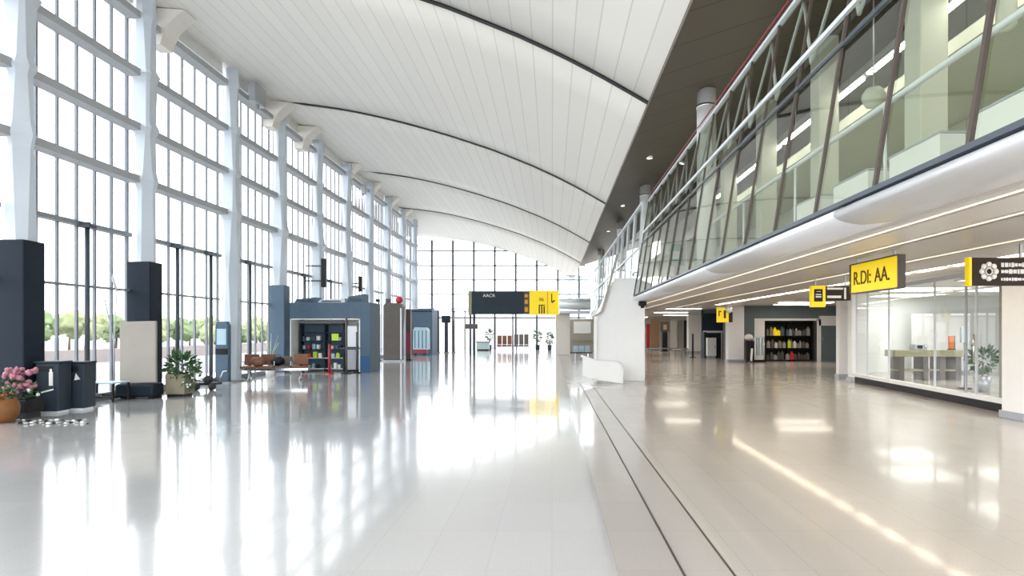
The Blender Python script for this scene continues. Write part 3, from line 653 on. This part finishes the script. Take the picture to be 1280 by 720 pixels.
MB().lathe([(0, 0), (.17, 0), (.25, .14), (.27, .28), (.22, .42), (.19, .42), (0, .38)]).build('pot', 'orange', t)
MB().leaves((0, 0, .45), .2, 70, .1, rn).build('foliage', 'leaf', t); fb_ = MB()
for _ in range(14): fb_.blob((rn.uniform(-.17, .17), rn.uniform(-.17, .1), rn.uniform(.42, .6)), .04, _, .3, 1)
fb_.build('blossoms', 'orange', t)
# pebbles along the base: separate small stones
pb = []
for i in range(26):
    y = (11.42 if i % 2 else 11.7) + rn.uniform(-.09, .09)
    x = PX(22 + i * 3.5, y)
    o = MB().blob((0, 0, 0), rn.uniform(.022, .038), i, .25, 1, (1.2, 1, .6)).build('pebble', ['stone_grey', 'black', 'white'][i % 3]); o.location = (x, y, .022)
    tag(o, ['grey', 'black', 'white'][i % 3] + ' rounded pebble on the floor in front of the trough and bins', 'stone', ['grey', 'black', 'white'][i % 3] + ' pebbles before the trough')
# leaning taupe board on navy base
t = thing('display_board', 'tall blank taupe board leaning on a navy base before the second column', 'board', (PX(174, 15.9), 15.9, 0), math.radians(8))
bo = MB().box(-.42, .40, -.05, .05, 0, 1.5).build('board', 'taupe', t, bevel=.02); bo.location = (0, 0, .36); bo.rotation_euler = (math.radians(-3), math.radians(-1.5), 0)
MB().box(-.42, .45, -.3, .3, .04, .36).build('base', 'navy', t, bevel=.06); MB().box(-.3, -.2, -.25, .25, 0, .04).box(.3, .4, -.25, .25, 0, .04).build('foot', 'black', t)
# low framed table
t = thing('low_table', 'low glass-topped table on thin black legs between the bins and the taupe board', 'table', (PX(131, 15.2), 15.2, 0))
MB().box(-.4, .4, -.3, .3, .42, .45).build('tabletop', 'light_blue', t, bevel=.005)
for a in (-.37, .37):
    for b in (-.27, .27): MB().box(a - .02, a + .02, b - .02, b + .02, 0, .42).build('leg', 'black', t)
MB().box(-.37, .37, -.28, -.25, .1, .13).box(-.37, .37, .25, .28, .1, .13).build('stretcher', 'black', t)
# bent tripod lamp (thin leaning poles)
t = thing('leaning_stand', 'thin bent grey pole stand behind the low table', 'stand', (PX(140, 16), 16, 0))
MB().tube([(.05, 0, .03), (.04, 0, 1.4), (-.12, 0, 2.1), (-.18, 0, 2.4)], .022, 8).build('pole', 'steel_grey', t); MB().tube([(.12, 0, 2.6), (-.05, 0, 3.1), (-.14, .05, 3.25)], .03, 8).tube([(.12, 0, 2.6), (.05, 0, 1.4)], .014, 6).build('arm', 'frame_white', t)
MB().lathe([(0, 0), (.2, 0), (.2, .03), (0, .03)]).build('base', 'black', t)
# potted plant with tan square pot
t = thing('potted_plant', 'tan square pot with big green leaves and white blossoms, right of the taupe board', 'plant', (PX(225, 16.4), 16.4, 0))
MB().prism([(-.24, -.24), (.24, -.24), (.24, .24), (-.24, .24)], .06, .56, 'z').build('pot', 'tan_pot', t, bevel=.03); MB().box(-.2, .2, -.2, .2, 0, .06).build('foot', 'black', t); MB().box(-.21, .21, -.21, .21, .5, .575).build('soil', 'soil', t)
MB().leaves((.05, 0, .78), .34, 170, .2, rn, (1, 1, .8)).leaves((.33, -.05, .5), .26, 80, .15, rn, (.7, .7, 1.2)).build('foliage', 'leaf', t)
fb_ = MB()
for _ in range(26): fb_.blob((rn.uniform(.2, .5), rn.uniform(-.25, .1), rn.uniform(.2, .9)), .032, _, .3, 1)
fb_.build('blossoms', 'flower_white', t)
# small black ground thing
t = thing('cable_cart', 'low black two-wheeled cart on the floor right of the tan pot', 'cart', (PX(260, 18.2), 18.2, 0))
MB().box(-.3, .3, -.18, .18, .14, .2).build('deck', 'black', t, bevel=.01)
for a in (-.22, .22):
    w_ = MB().lathe([(0, -.03), (.1, -.03), (.1, .03), (0, .03)], n=14).build('wheel', 'rubber', t); w_.location = (a, -.2, .1); w_.rotation_euler = (math.pi / 2, 0, 0)
MB().tube([(.28, 0, .18), (.42, 0, .5), (.5, 0, .52)], .015, 6).build('handle', 'chrome', t); MB().blob((0, 0, .28), .12, 3, .2, 2).build('bundle', 'rubber', t)
# slim terminal by third column
t = thing('info_terminal', 'slim blue-grey terminal with rounded top against the third column', 'terminal', (PX(279, 20.7), 20.7, 0))
MB().prism([(-.2, .04), (.2, .04), (.2, 1.8), (.14, 1.93), (-.14, 1.93), (-.2, 1.8)], -.1, .1).build('body', 'slate', t, bevel=.01); MB().box(-.15, .15, -.115, -.1, 1.2, 1.7).build('screen', 'light_blue', t)
MB().box(-.17, .2, -.16, -.1, .9, 1.08).build('keypad', 'black', t, bevel=.01); MB().box(-.24, .24, -.16, .16, 0, .04).build('base', 'steel_grey', t)
# beam seating
t = thing('beam_seating', 'row of brown airport seats on chrome legs before the blue shop', 'bench', (PX(302, 21.6), 21.6, 0), math.radians(10))
wd = .52
for k in range(4):
    x = k * wd; mm = ['leather_brown', 'leather_brown', 'brown_stone', 'leather_brown'][k]
    MB().box(x + .02, x + wd - .02, -.28, .22, .40, .47).build('seat', mm, t, bevel=.02)
    b_ = MB().box(x + .03, x + wd - .03, .2, .26, .5, .86 if k != 2 else .78).build('backrest', mm, t, bevel=.02)
    MB().tube([(x + .02, -.2, .45), (x + .02, -.2, .62), (x + .02, .18, .62), (x + .02, .18, .45)], .015, 6).build('armrest', 'chrome', t)
MB().box(0, 2.08, -.04, .04, .32, .39).build('beam', 'chrome', t)
for k in (.25, 1.04, 1.85): MB().tube([(k, -.3, .02), (k, -.03, .14), (k, 0, .33)], .025, 8).tube([(k, .3, .02), (k, .03, .14), (k, 0, .33)], .025, 8).build('leg', 'chrome', t)
t = thing('travel_bag', 'black soft bag lying on the brown seats', 'bag', (PX(347, 21.85), 21.85, .475)); MB().blob((0, 0, .15), .2, 5, .12, 3, (1.1, .7, .75)).build('body', 'black', t); MB().tube([(-.12, 0, .28), (-.06, 0, .36), (.06, 0, .36), (.12, 0, .28)], .012, 6).build('handle', 'black', t)
t = thing('travel_bag', 'orange-brown rounded bag on the left of the brown seats', 'bag', (PX(322, 21.5), 21.5, .475)); MB().blob((0, 0, .15), .2, 8, .08, 3, (1.2, .6, .8)).build('body', 'leather_brown', t); MB().tube([(-.1, 0, .3), (0, 0, .37), (.1, 0, .3)], .012, 6).build('handle', 'brown_dark', t)
# white bare sculpture-like stems left of the shop
t = thing('bare_stem_plant', 'pale thin-stemmed plant behind the brown seats', 'plant', (PX(338, 23.2), 23.2, 0)); MB().lathe([(0, 0), (.14, 0), (.18, .35), (0, .33)], n=14).build('pot', 'white', t)
mb = MB()
for k in range(9): a = rn.uniform(0, 6.28); mb.tube([(0, 0, .3), (.12 * math.cos(a), .12 * math.sin(a), .9), (.3 * math.cos(a), .3 * math.sin(a), rn.uniform(1.2, 1.6))], .01, 5)
mb.build('stems', 'leaf_pale', t)

# blue portal shop
Y = 26.0; X0, X1 = -10.5, PX(463, Y); OX0, OX1 = PX(362, Y), PX(450, Y); HT, HO = 2.77, 2.14
shop = thing('shop_kiosk', 'blue-grey portal shop with white lining and open shelves by the glass wall', 'shop', (0, Y, 0))
MB().prism([(X0, 0), (OX0, 0), (OX0, HO), (OX1, HO), (OX1, 0), (X1, 0), (X1, HT), (X0, HT)], 0, 1.5).build('portal', 'slate', shop, bevel=.01)
MB().box(OX0 + .002, OX0 + .05, .02, 1.4, 0, HO - .002).box(OX1 - .05, OX1 - .002, .02, 1.4, 0, HO - .002).box(OX0, OX1, .02, 1.4, HO - .05, HO - .003).build('lining', 'white', shop)
MB().box(OX0, OX1, 1.4, 1.48, 0, HO).build('back_panel', 'wall_white', shop)
MB().box(OX1 + .02, X1 - .02, -.03, 0, .05, .65).build('lower_panel', 'blue_deep', shop)
sh = thing('shelf_unit', 'dark teal shelf unit with goods inside the blue portal shop', 'shelf', (PX(377, 26.9), 26.9, 0)); SW = PX(432, 26.9) - PX(377, 26.9)
MB().box(0, .05, -.2, .2, 0, 1.95).box(SW - .05, SW, -.2, .2, 0, 1.95).box(SW * .55, SW * .55 + .04, -.2, .2, 0, 1.95).box(0, SW, -.2, .2, 1.9, 1.95).build('frame', 'slate_dark', sh)
MB().box(0, SW, .17, .2, .1, 1.9).build('back', 'slate', sh)
for z in (.12, .55, .9, 1.25, 1.58): MB().box(.05, SW - .05, -.2, .17, z - .03, z).build('shelf', 'frame_white' if z in (.55, .12) else 'slate_dark', sh)
gi = 0
for z in (.12, .55, .9, 1.25):
    x = .08
    while x < SW - .2:
        w_ = rn.uniform(.08, .17); h = rn.uniform(.1, .25); m = rn.choice(['white', 'slate', 'light_blue', 'red', 'lime', 'black', 'warm_white', 'teal_pale'])
        if abs(x + w_ / 2 - SW * .56) > .13:
            o = MB().box(-w_ / 2, w_ / 2, -.08, .08, 0, h).build('boxed_goods', m, bevel=.01); o.location = (PX(377, 26.9) + x + w_ / 2, 26.87, z + .001)
            cn = {'white': 'white', 'slate': 'blue-grey', 'light_blue': 'light blue', 'red': 'red', 'lime': 'lime', 'black': 'black', 'warm_white': 'cream', 'teal_pale': 'pale teal'}[m]
            tag(o, 'small %s box on the %s shelf of the dark teal unit' % (cn, {.12: 'lowest', .55: 'second', .9: 'third', 1.25: 'fourth'}[z]), 'box', 'goods on the teal shelf unit')
        x += w_ + rn.uniform(.03, .1); gi += 1
o = MB().box(-.14, .14, -.01, .01, 0, .28).build('price_card', 'lime'); o.location = (PX(419, 26.6), 26.6, 1.25); tag(o, 'lime yellow card on the front of the dark teal shelf unit', 'card')
t = thing('drinks_machine', 'pale grey machine on legs at the right inside the blue shop', 'machine', (PX(441, 26.6), 26.6, 0)); MB().box(-.22, .22, -.2, .2, 1.0, 1.85).build('cabinet', 'silver', t, bevel=.02); MB().box(-.2, .2, -.18, .18, .08, .9).build('lower_cabinet', 'steel_grey', t, bevel=.02); MB().box(-.23, .23, -.2, .2, .9, 1.0).build('tray', 'black', t); MB().box(-.2, .2, -.18, .18, 0, .08).build('plinth', 'black', t)
for i, (px, pw, h) in enumerate(((385, 28, .22), (417, 34, .18), (447, 22, .36))):
    t = thing('roof_unit', ('flat dark duct unit on the left of the blue shop roof', 'pale grey duct unit on the middle of the blue shop roof', 'tall dark wedge unit on the right of the blue shop roof')[i], 'duct unit', (PX(px, 26.6), 26.6, HT)); a = pw / 2 * 26.6 / F
    MB().prism([(-a, 0), (a, 0), (a, h), (-a * .8, h * .7)], -.3, .3).build('casing', ('slate', 'frame_white', 'slate')[i], t, bevel=.01); MB().box(-a * .7, a * .7, -.31, -.3, h * .2, h * .5).build('grille', 'post_dark', t)
t = thing('barrier_post', 'red belt barrier post in front of the blue shop', 'post', (PX(412, 25), 25, 0)); MB().tube([(0, 0, .02), (0, 0, 1.15)], .06, 10).build('pole', 'deep_red', t); MB().lathe([(0, 0), (.17, 0), (.17, .03), (0, .04)]).build('base', 'red', t); MB().lathe([(0, 1.15), (.07, 1.15), (.07, 1.22), (0, 1.23)]).build('cap', 'black', t)
t = thing('pole_stand', 'tall dark pole stand with cross arm before the right side of the blue shop', 'stand', (PX(433, 25.2), 25.2, 0)); MB().tube([(0, 0, .02), (0, 0, 2.15)], .045, 8).build('pole', 'brown_stone', t); MB().box(-.3, .55, -.02, .02, .95, 1.0).build('cross_arm', 'post_dark', t); MB().lathe([(0, 0), (.2, 0), (.2, .03), (0, .04)]).build('base', 'black', t)
t = thing('pole_stand', 'shorter dark pole stand right of the tall one before the blue shop', 'stand', (PX(446, 25.6), 25.6, 0)); MB().tube([(0, 0, .02), (0, 0, 1.6)], .03, 8).build('pole', 'post_dark', t); MB().lathe([(0, 0), (.16, 0), (.16, .03), (0, .04)]).build('base', 'black', t)

# brown monolith kiosk etc.
Y = 36.0; t = thing('monolith_kiosk', 'tall dark brown slab kiosk with a red ball light on top', 'kiosk', (PX(493, Y), Y, 0))
MB().prism([(-.52, .08), (.45, .08), (.42, 1.6), (.5, 3.0), (.42, 3.15), (-.38, 3.2), (-.52, 3.05)], -.35, .35).build('body', 'brown_stone', t, bevel=.03); MB().box(-.6, .55, -.42, .42, 0, .08).build('base', 'steel_grey', t)
MB().box(.40, .47, -.37, -.3, .1, 2.9).build('edge_strip', 'silver', t); MB().lathe([(0, 3.15), (.1, 3.17), (.2, 3.3), (.2, 3.42), (.1, 3.53), (0, 3.55)], .28, -.1).build('ball_light', 'red', t); MB().box(-.45, -.2, -.1, .1, 3.19, 3.42).build('camera_box', 'post_dark', t)
t = thing('dark_pylon', 'thin black pylon with red lower half just right of the brown kiosk', 'pylon', (PX(511, 37.2), 37.2, 0)); MB().box(-.13, .13, -.2, .2, .05, 2.9).build('body', 'brown_dark', t, bevel=.02); MB().box(-.1, .1, -.21, -.2, .4, 1.6).build('panel', 'deep_red', t); MB().box(-.18, .18, -.25, .25, 0, .05).build('base', 'black', t)
t = thing('dark_pylon', 'thin black pylon just left of the brown kiosk', 'pylon', (PX(473.5, 36.0), 36.0, 0)); MB().tube([(0, 0, .04), (0, 0, 3.3)], .05, 8).build('body', 'post_dark', t); MB().box(-.12, .12, -.12, .12, 0, .04).build('base', 'black', t); MB().box(-.12, .05, -.1, .1, 3.25, 3.4).build('head', 'black', t)
Y = 46; t = thing('far_kiosk', 'blue-grey walled kiosk beyond the brown kiosk', 'kiosk', (PX(526, Y), Y, 0)); MB().box(-.8, .8, 0, 2.2, 0, 3.2).build('body', 'slate', t, bevel=.03); MB().box(-.8, .8, -.02, 0, 3.0, 3.1).build('trim', 'slate_dark', t)
t = thing('vending_machine', 'light blue ribbed vending unit on a red wheeled base before the far kiosk', 'machine', (PX(527, 44.5), 44.5, 0)); MB().prism([(-.52, .42), (.52, .42), (.5, 1.75), (.36, 1.9), (-.4, 1.92), (-.5, 1.75)], -.3, .3).build('body', 'light_blue', t, bevel=.02)
for k in range(4): MB().box(-.42 + .25 * k, -.36 + .25 * k, -.31, -.3, .5, 1.7).build('rib', 'slate', t)
MB().box(-.5, .4, -.28, .28, .16, .42).build('base', 'deep_red', t, bevel=.02)
for a in (-.35, .25): w_ = MB().lathe([(0, -.03), (.09, -.03), (.09, .03), (0, .03)], n=12).build('wheel', 'rubber', t); w_.location = (a, -.25, .09); w_.rotation_euler = (math.pi / 2, 0, 0)
for i, (px, h, wd) in enumerate(((546, 3.25, .35), (558, 2.3, .25), (567, 2.5, .14))):
    t = thing('totem', 'slim dark upright totem, ' + ('widest, just right of the far blue-grey kiosk', 'middle one with a square head', 'thin one left of the portal frame')[i], 'totem', (PX(px, 50), 50, 0), 0, 'dark totems'); MB().box(-wd / 2, wd / 2, -.15, .15, .06, h).build('body', ('slate_dark', 'post_dark', 'brown_stone')[i], t, bevel=.02); MB().box(-wd / 2 - .08, wd / 2 + .08, -.22, .22, 0, .06).build('base', 'wood_olive', t)
    if i == 1: MB().box(-.35, .3, -.1, .1, 2.3, 2.85).build('head', 'slate_dark', t)
t = thing('portal_frame', 'thin dark portal frame left of the overhead sign', 'frame', (PX(567, 52), 52, 0)); MB().box(0, .1, -.05, .05, 0, 3.2).build('post', 'taupe', t); MB().box(.85, .95, -.05, .05, 0, 3.2).build('post', 'taupe', t); MB().box(-.3, 1.2, -.07, .07, 3.2, 3.3).build('crossbar', 'post_dark', t)

# ------------------------------------------------------------------ right side, beyond the pillars
Y = 35.6; A, B = PX(930, Y), PX(1046, Y); O0, O1 = PX(943, Y), PX(1021, Y); D0, D1 = PX(1026, Y), PX(1043, Y)
sh = thing('slate_shop', 'slate shopfront with white-framed opening full of black shelves, on the right', 'shop', (0, Y, 0))
zo, zt = PZ(399, Y), 3.3
MB().box(A, O0, 0, .3, 0, zo).box(O0, B, 0, .3, zo, zt).box(A, O0, 0, .3, zo, zt).box(O1, D0, 0, .3, 0, zo).box(D1, B, 0, .3, 0, zo).build('front', 'slate_green', sh)
MB().box(O0, O0 + .55, -.02, .1, 0, zo).box(O0, O1 + .1, -.03, .1, zo - .08, zo + .04).box(O1, O1 + .1, -.03, .1, 0, zo).build('door_frame', 'white', sh)
MB().box(D0 - .1, B + .1, -.04, -.0, zo - .35, zo + .18).box(D0 - .1, D0, -.04, 0, 0, zo).build('door_surround', 'white', sh)
d = MB().box(D0, D1 + .1, -.01, .05, 0, zo - .3).build('side_door', 'slate_green', sh); MB().box(D0 + .06, D0 + .1, -.06, -.01, .9, 1.3).build('door_handle', 'chrome', d)
MB().box(O0, O1, 1.2, 1.3, 0, zo).box(O0 - .1, O0, .3, 1.3, 0, zo).box(O1, O1 + .1, .3, 1.3, 0, zo).build('inner_wall', 'brown_dark', sh)
MB().box(O0 - .3, O0 + .25, -.05, -.01, PZ(377, Y) - .06, PZ(377, Y) + .06).box(O0 + .9, O0 + 1.15, -.05, -.01, PZ(377, Y) - .05, PZ(377, Y) + .05).box(O0 + 1.4, O0 + 2.0, -.05, -.01, PZ(377, Y) - .04, PZ(377, Y) + .04).box(O0 + 2.2, O0 + 2.5, -.05, -.01, PZ(377, Y) - .04, PZ(377, Y) + .04).build('ceiling_rail', 'frame_white', sh)
SX0 = PX(955, 36.2); SWd = PX(1014, 36.2) - SX0
su = thing('shelf_unit', 'black shelf wall of packed goods in the slate shop on the right', 'shelf', (SX0, 36.2, 0))
MB().box(0, .05, -.2, .2, 0, 2.15).box(SWd - .05, SWd, -.2, .2, 0, 2.15).box(SWd * .48, SWd * .48 + .06, -.2, .2, 0, 2.15).box(0, SWd, -.2, .2, 2.1, 2.15).box(0, SWd, .17, .2, 0, 2.1).build('frame', 'black', su)
LV = (.08, .72, 1.4)
for z in LV: MB().box(.05, SWd - .05, -.2, .17, z - .06, z).build('shelf', 'black', su)
cn = {'white': 'white', 'slate': 'blue-grey', 'taupe': 'taupe', 'red': 'red', 'lime': 'lime', 'tan_pot': 'khaki', 'yellow': 'yellow', 'brown_stone': 'dark brown', 'steel_grey': 'grey', 'warm_white': 'cream'}
for li, z in enumerate(LV):
    x = .1
    while x < SWd - .2:
        w_ = rn.uniform(.09, .2); h = rn.uniform(.25, .5); f = x / SWd
        m = rn.choice(['taupe', 'tan_pot', 'brown_stone', 'steel_grey', 'slate', 'warm_white', 'brown_stone'])
        if li == 0 and .42 < f < .56: m = 'red'
        if li == 2 and .12 < f < .3: m = 'yellow'
        if li == 1 and .38 < f < .5: m = 'lime'
        if abs(x + w_ / 2 - SWd * .49) > .15 or li != 9:
            o = MB().box(-w_ / 2, w_ / 2, -.08, .08, 0, h * .8).lathe([(w_ * .3, h * .8), (w_ * .3, h)], n=8).build('package', m, bevel=.008); o.location = (SX0 + x + w_ / 2, 36.1, z + .001)
            if abs(x + w_ / 2 - SWd * .48 - .03) < w_ / 2 + .05: o.location.y = 35.9; o.location.y = 35.92
            tag(o, '%s package on the %s shelf of the black shelf wall' % (cn[m], ('bottom', 'middle', 'top')[li]), 'package', 'packages on the black shelf wall')
        x += w_ + rn.uniform(.02, .07)
t = thing('service_cart', 'black upright service cart with a pale bundle on top, beside the slate shop', 'cart', (PX(936, 34.2), 34.2, 0)); MB().box(-.2, .24, -.2, .2, .12, 1.15).build('body', 'black', t, bevel=.03); MB().blob((0, 0, 1.33), .2, 4, .12, 3, (1.1, .8, .8)).build('bundle', 'plaster_pink', t); MB().bar((.06, -.22, .1), (.1, -.22, .75), .1, .04).build('cloth', 'white', t)
for a in (-.15, .18): w_ = MB().lathe([(0, -.02), (.06, -.02), (.06, .02), (0, .02)], n=12).build('wheel', 'rubber', t); w_.location = (a, -.15, .06); w_.rotation_euler = (math.pi / 2, 0, 0)
t = thing('bag_rack', 'chrome rack hung with pale plastic covers at the left of the slate shop opening', 'rack', (PX(948, 34.9), 34.9, 0)); MB().tube([(-.28, 0, .05), (-.28, 0, 1.35), (.3, 0, 1.35), (.3, 0, .05)], .018, 6).build('frame', 'chrome', t)
for k in range(4): MB().box(-.24 + .135 * k, -.14 + .135 * k, -.1, .1, .35, 1.3).build('cover', 'light_blue' if k % 2 else 'white', t, bevel=.02)
MB().box(-.34, .36, -.18, .18, 0, .12).build('base', 'black', t, bevel=.01)
# grey booth
Y = 40; t = thing('grey_booth', 'dark grey booth with white beam beside the white pillar on the right', 'booth', (0, Y, 0)); a, b = PX(881, Y), PX(908, Y)
MB().box(a, b, .8, 1.0, 0, 3.1).box(a - .02, a + .12, .1, 1.0, 0, 1.6).build('walls', 'slate_dark', t); MB().box(a, b, .2, .35, 1.55, 1.68).box(PX(903, Y), b - .2, .2, .35, 0, 1.6).build('beam', 'frame_white', t); MB().box(a, b, .25, .3, 2.75, 3.05).build('valance', 'slate_green', t)
t = thing('white_cabinet', 'small white cabinet standing in the grey booth', 'cabinet', (PX(889, 39.9), 39.9, 0)); MB().box(-.28, .28, -.15, .15, .15, 1.25).build('body', 'white', t, bevel=.03); MB().box(-.24, .24, -.12, .12, 0, .15).build('plinth', 'steel_grey', t); MB().box(.18, .21, -.17, -.15, .6, .8).build('handle', 'chrome', t)
t = thing('dark_post', 'thin dark floor post before the pillar left of the grey booth', 'post', (PX(866, 41), 41, 0)); MB().tube([(0, 0, .02), (0, 0, 1.5)], .06, 8).build('pole', 'slate_dark', t); MB().lathe([(0, 0), (.2, 0), (.2, .03), (0, .04)], n=12).build('base', 'black', t)
# far warm shops
struct(MB().box(3.0, 19, 58, 58.2, 0, 3.0).build('wall_far_right', 'warm_white'))
Y = 56
for i, (nm, lab, p0, p1, z0, z1, m) in enumerate((('banner_stand', 'tall red banner panel at the left of the far warm shops', 808, 812.5, .2, 2.3, 'red'), ('partition', 'wide tan panel wall among the far warm shops', 813.5, 824, .05, 2.7, 'wood_tan'), ('partition', 'sand coloured display panel right of the black figure-like pylon', 838, 846, .05, 2.6, 'warm_white'), ('display_screen', 'grey-green panel at the right of the far warm shops', 848, 853, .05, 2.6, 'taupe'), ('display_screen', 'narrow slate panel next to the far white pillar', 855, 859, .05, 2.6, 'slate_dark'))):
    x0, x1 = PX(p0, Y), PX(p1, Y); t = thing(nm, lab, 'panel', ((x0 + x1) / 2, Y, 0)); a = (x1 - x0) / 2
    MB().box(-a, a, -.08, .08, z0 + .05, z1).build('face', m, t, bevel=.01); MB().box(-a * .8, a * .8, -.2, .2, 0, z0 + .05).build('foot', 'steel_grey', t)
t = thing('black_pylon', 'tall black display pylon with a brown square head among the far warm shops', 'pylon', (PX(831, 54), 54, 0)); MB().box(-.2, .2, -.15, .15, .05, 1.6).build('body', 'black', t, bevel=.02); MB().box(-.33, .33, -.16, .16, 1.6, 2.45).build('head', 'brown_dark', t, bevel=.02); MB().box(-.14, .14, -.17, -.16, 1.8, 2.2).build('picture', 'wood_tan', t); MB().box(-.3, .3, -.25, .25, 0, .05).build('base', 'black', t)
for i, (x0, x1, y) in enumerate(((PX(812, 44), PX(860, 44), 44), (PX(842, 41), PX(862, 41), 41))):
    t = thing('barrier_rail', ('long low grey rail before the far warm shops', 'short low dark rail before the far white pillar')[i], 'barrier', (x0, y, 0)); MB().tube([(0, 0, .5), (x1 - x0, 0, .5)], .03, 8).build('rail', 'steel_grey', t)
    for k in (.1, (x1 - x0) / 2, x1 - x0 - .1): MB().tube([(k, 0, .0), (k, 0, .5)], .025, 6).build('post', 'post_dark', t)
L_ = [(6, 50), (12, 45), (12, 31), (7, 40), (6, 32), (9.6, 52), (12.6, 33.4)]  # unseen lamps, added to brighten the dim floor and shops on the right
for i, (x, y) in enumerate(L_):
    t = thing('ceiling_light', 'long warm lamp added to brighten the ' + ('far warm shops', 'grey booth', 'slate shop front', 'floor before the grey booth', 'floor before the white pillar', 'far right corner', 'slate shop sign band')[i], 'light', (x, y, sz(min(x, 10.4)) - .03)); MB().box(-1.3, 1.3, -.25, .25, -.0, .03).build('housing', 'white', t); MB().box(-1.25, 1.25, -.2, .2, -.015, 0).build('diffuser', 'lamp_added', t)

# low blue seats and pale things seen between the pier and stair block
t = seat_block('bench_seating', 'low blue seats beyond the stair block under the white footbridge', 716, 738, 40, .75, 'light_blue', 3)
t = thing('pale_kiosk', 'brown and white kiosk under the footbridge, behind the low blue seats', 'kiosk', (PX(722, 50), 50, 0)); MB().box(-.9, 1.2, 0, .8, .05, 2.6).build('body', 'taupe', t, bevel=.02); MB().box(-.3, 1.0, -.03, 0, 1.5, 2.4).build('window_panel', 'white', t); MB().box(-.4, 1.1, -.2, 0, .9, 1.0).build('counter', 'wood_olive', t); MB().box(-.85, 1.15, .05, .75, 0, .05).build('plinth', 'black', t)

# ------------------------------------------------------------------ outside
k_ = 0
for row, (xr, n_, y0, dy, hh) in enumerate(((-38, 12, 36, 5.4, 2.9), (-47, 13, 40, 6.2, 3.9))):
    for i in range(n_):
        y = y0 + i * dy + rn.uniform(-.5, .5); x = xr + rn.uniform(-1.2, 1.2); h = hh * rn.uniform(.8, 1.15)
        t = thing('tree', ('low pale green tree in the front row outside the glass wall', 'taller pale green tree in the back row outside the glass wall')[row], 'tree', (x, y, -.25), 0, ('front row of trees outside', 'back row of trees outside')[row])
        MB().tube([(0, 0, 0), (.1, 0, h * .5)], [.12, .08], 8).build('trunk', 'bark', t)
        mb = MB()
        for k in range(9): a = rn.uniform(0, 6.28); mb.blob((math.cos(a) * 1.0, math.sin(a) * 1.1, h * .66 + rn.uniform(-.6, .7)), rn.uniform(.4, .85), k_, .3, 3); k_ += 1
        mb.build('crown', 'tree_leaf' if (i + row) % 2 else 'tree_leaf_dark', t)
struct(MB().box(-28, -27.7, 10, 110, -.25, .55).build('wall_outside', 'terracotta'))
struct(MB().box(-30, 14, 76, 76.4, -.25, 3.4).build('wall_outside', 'plaster_pink'))
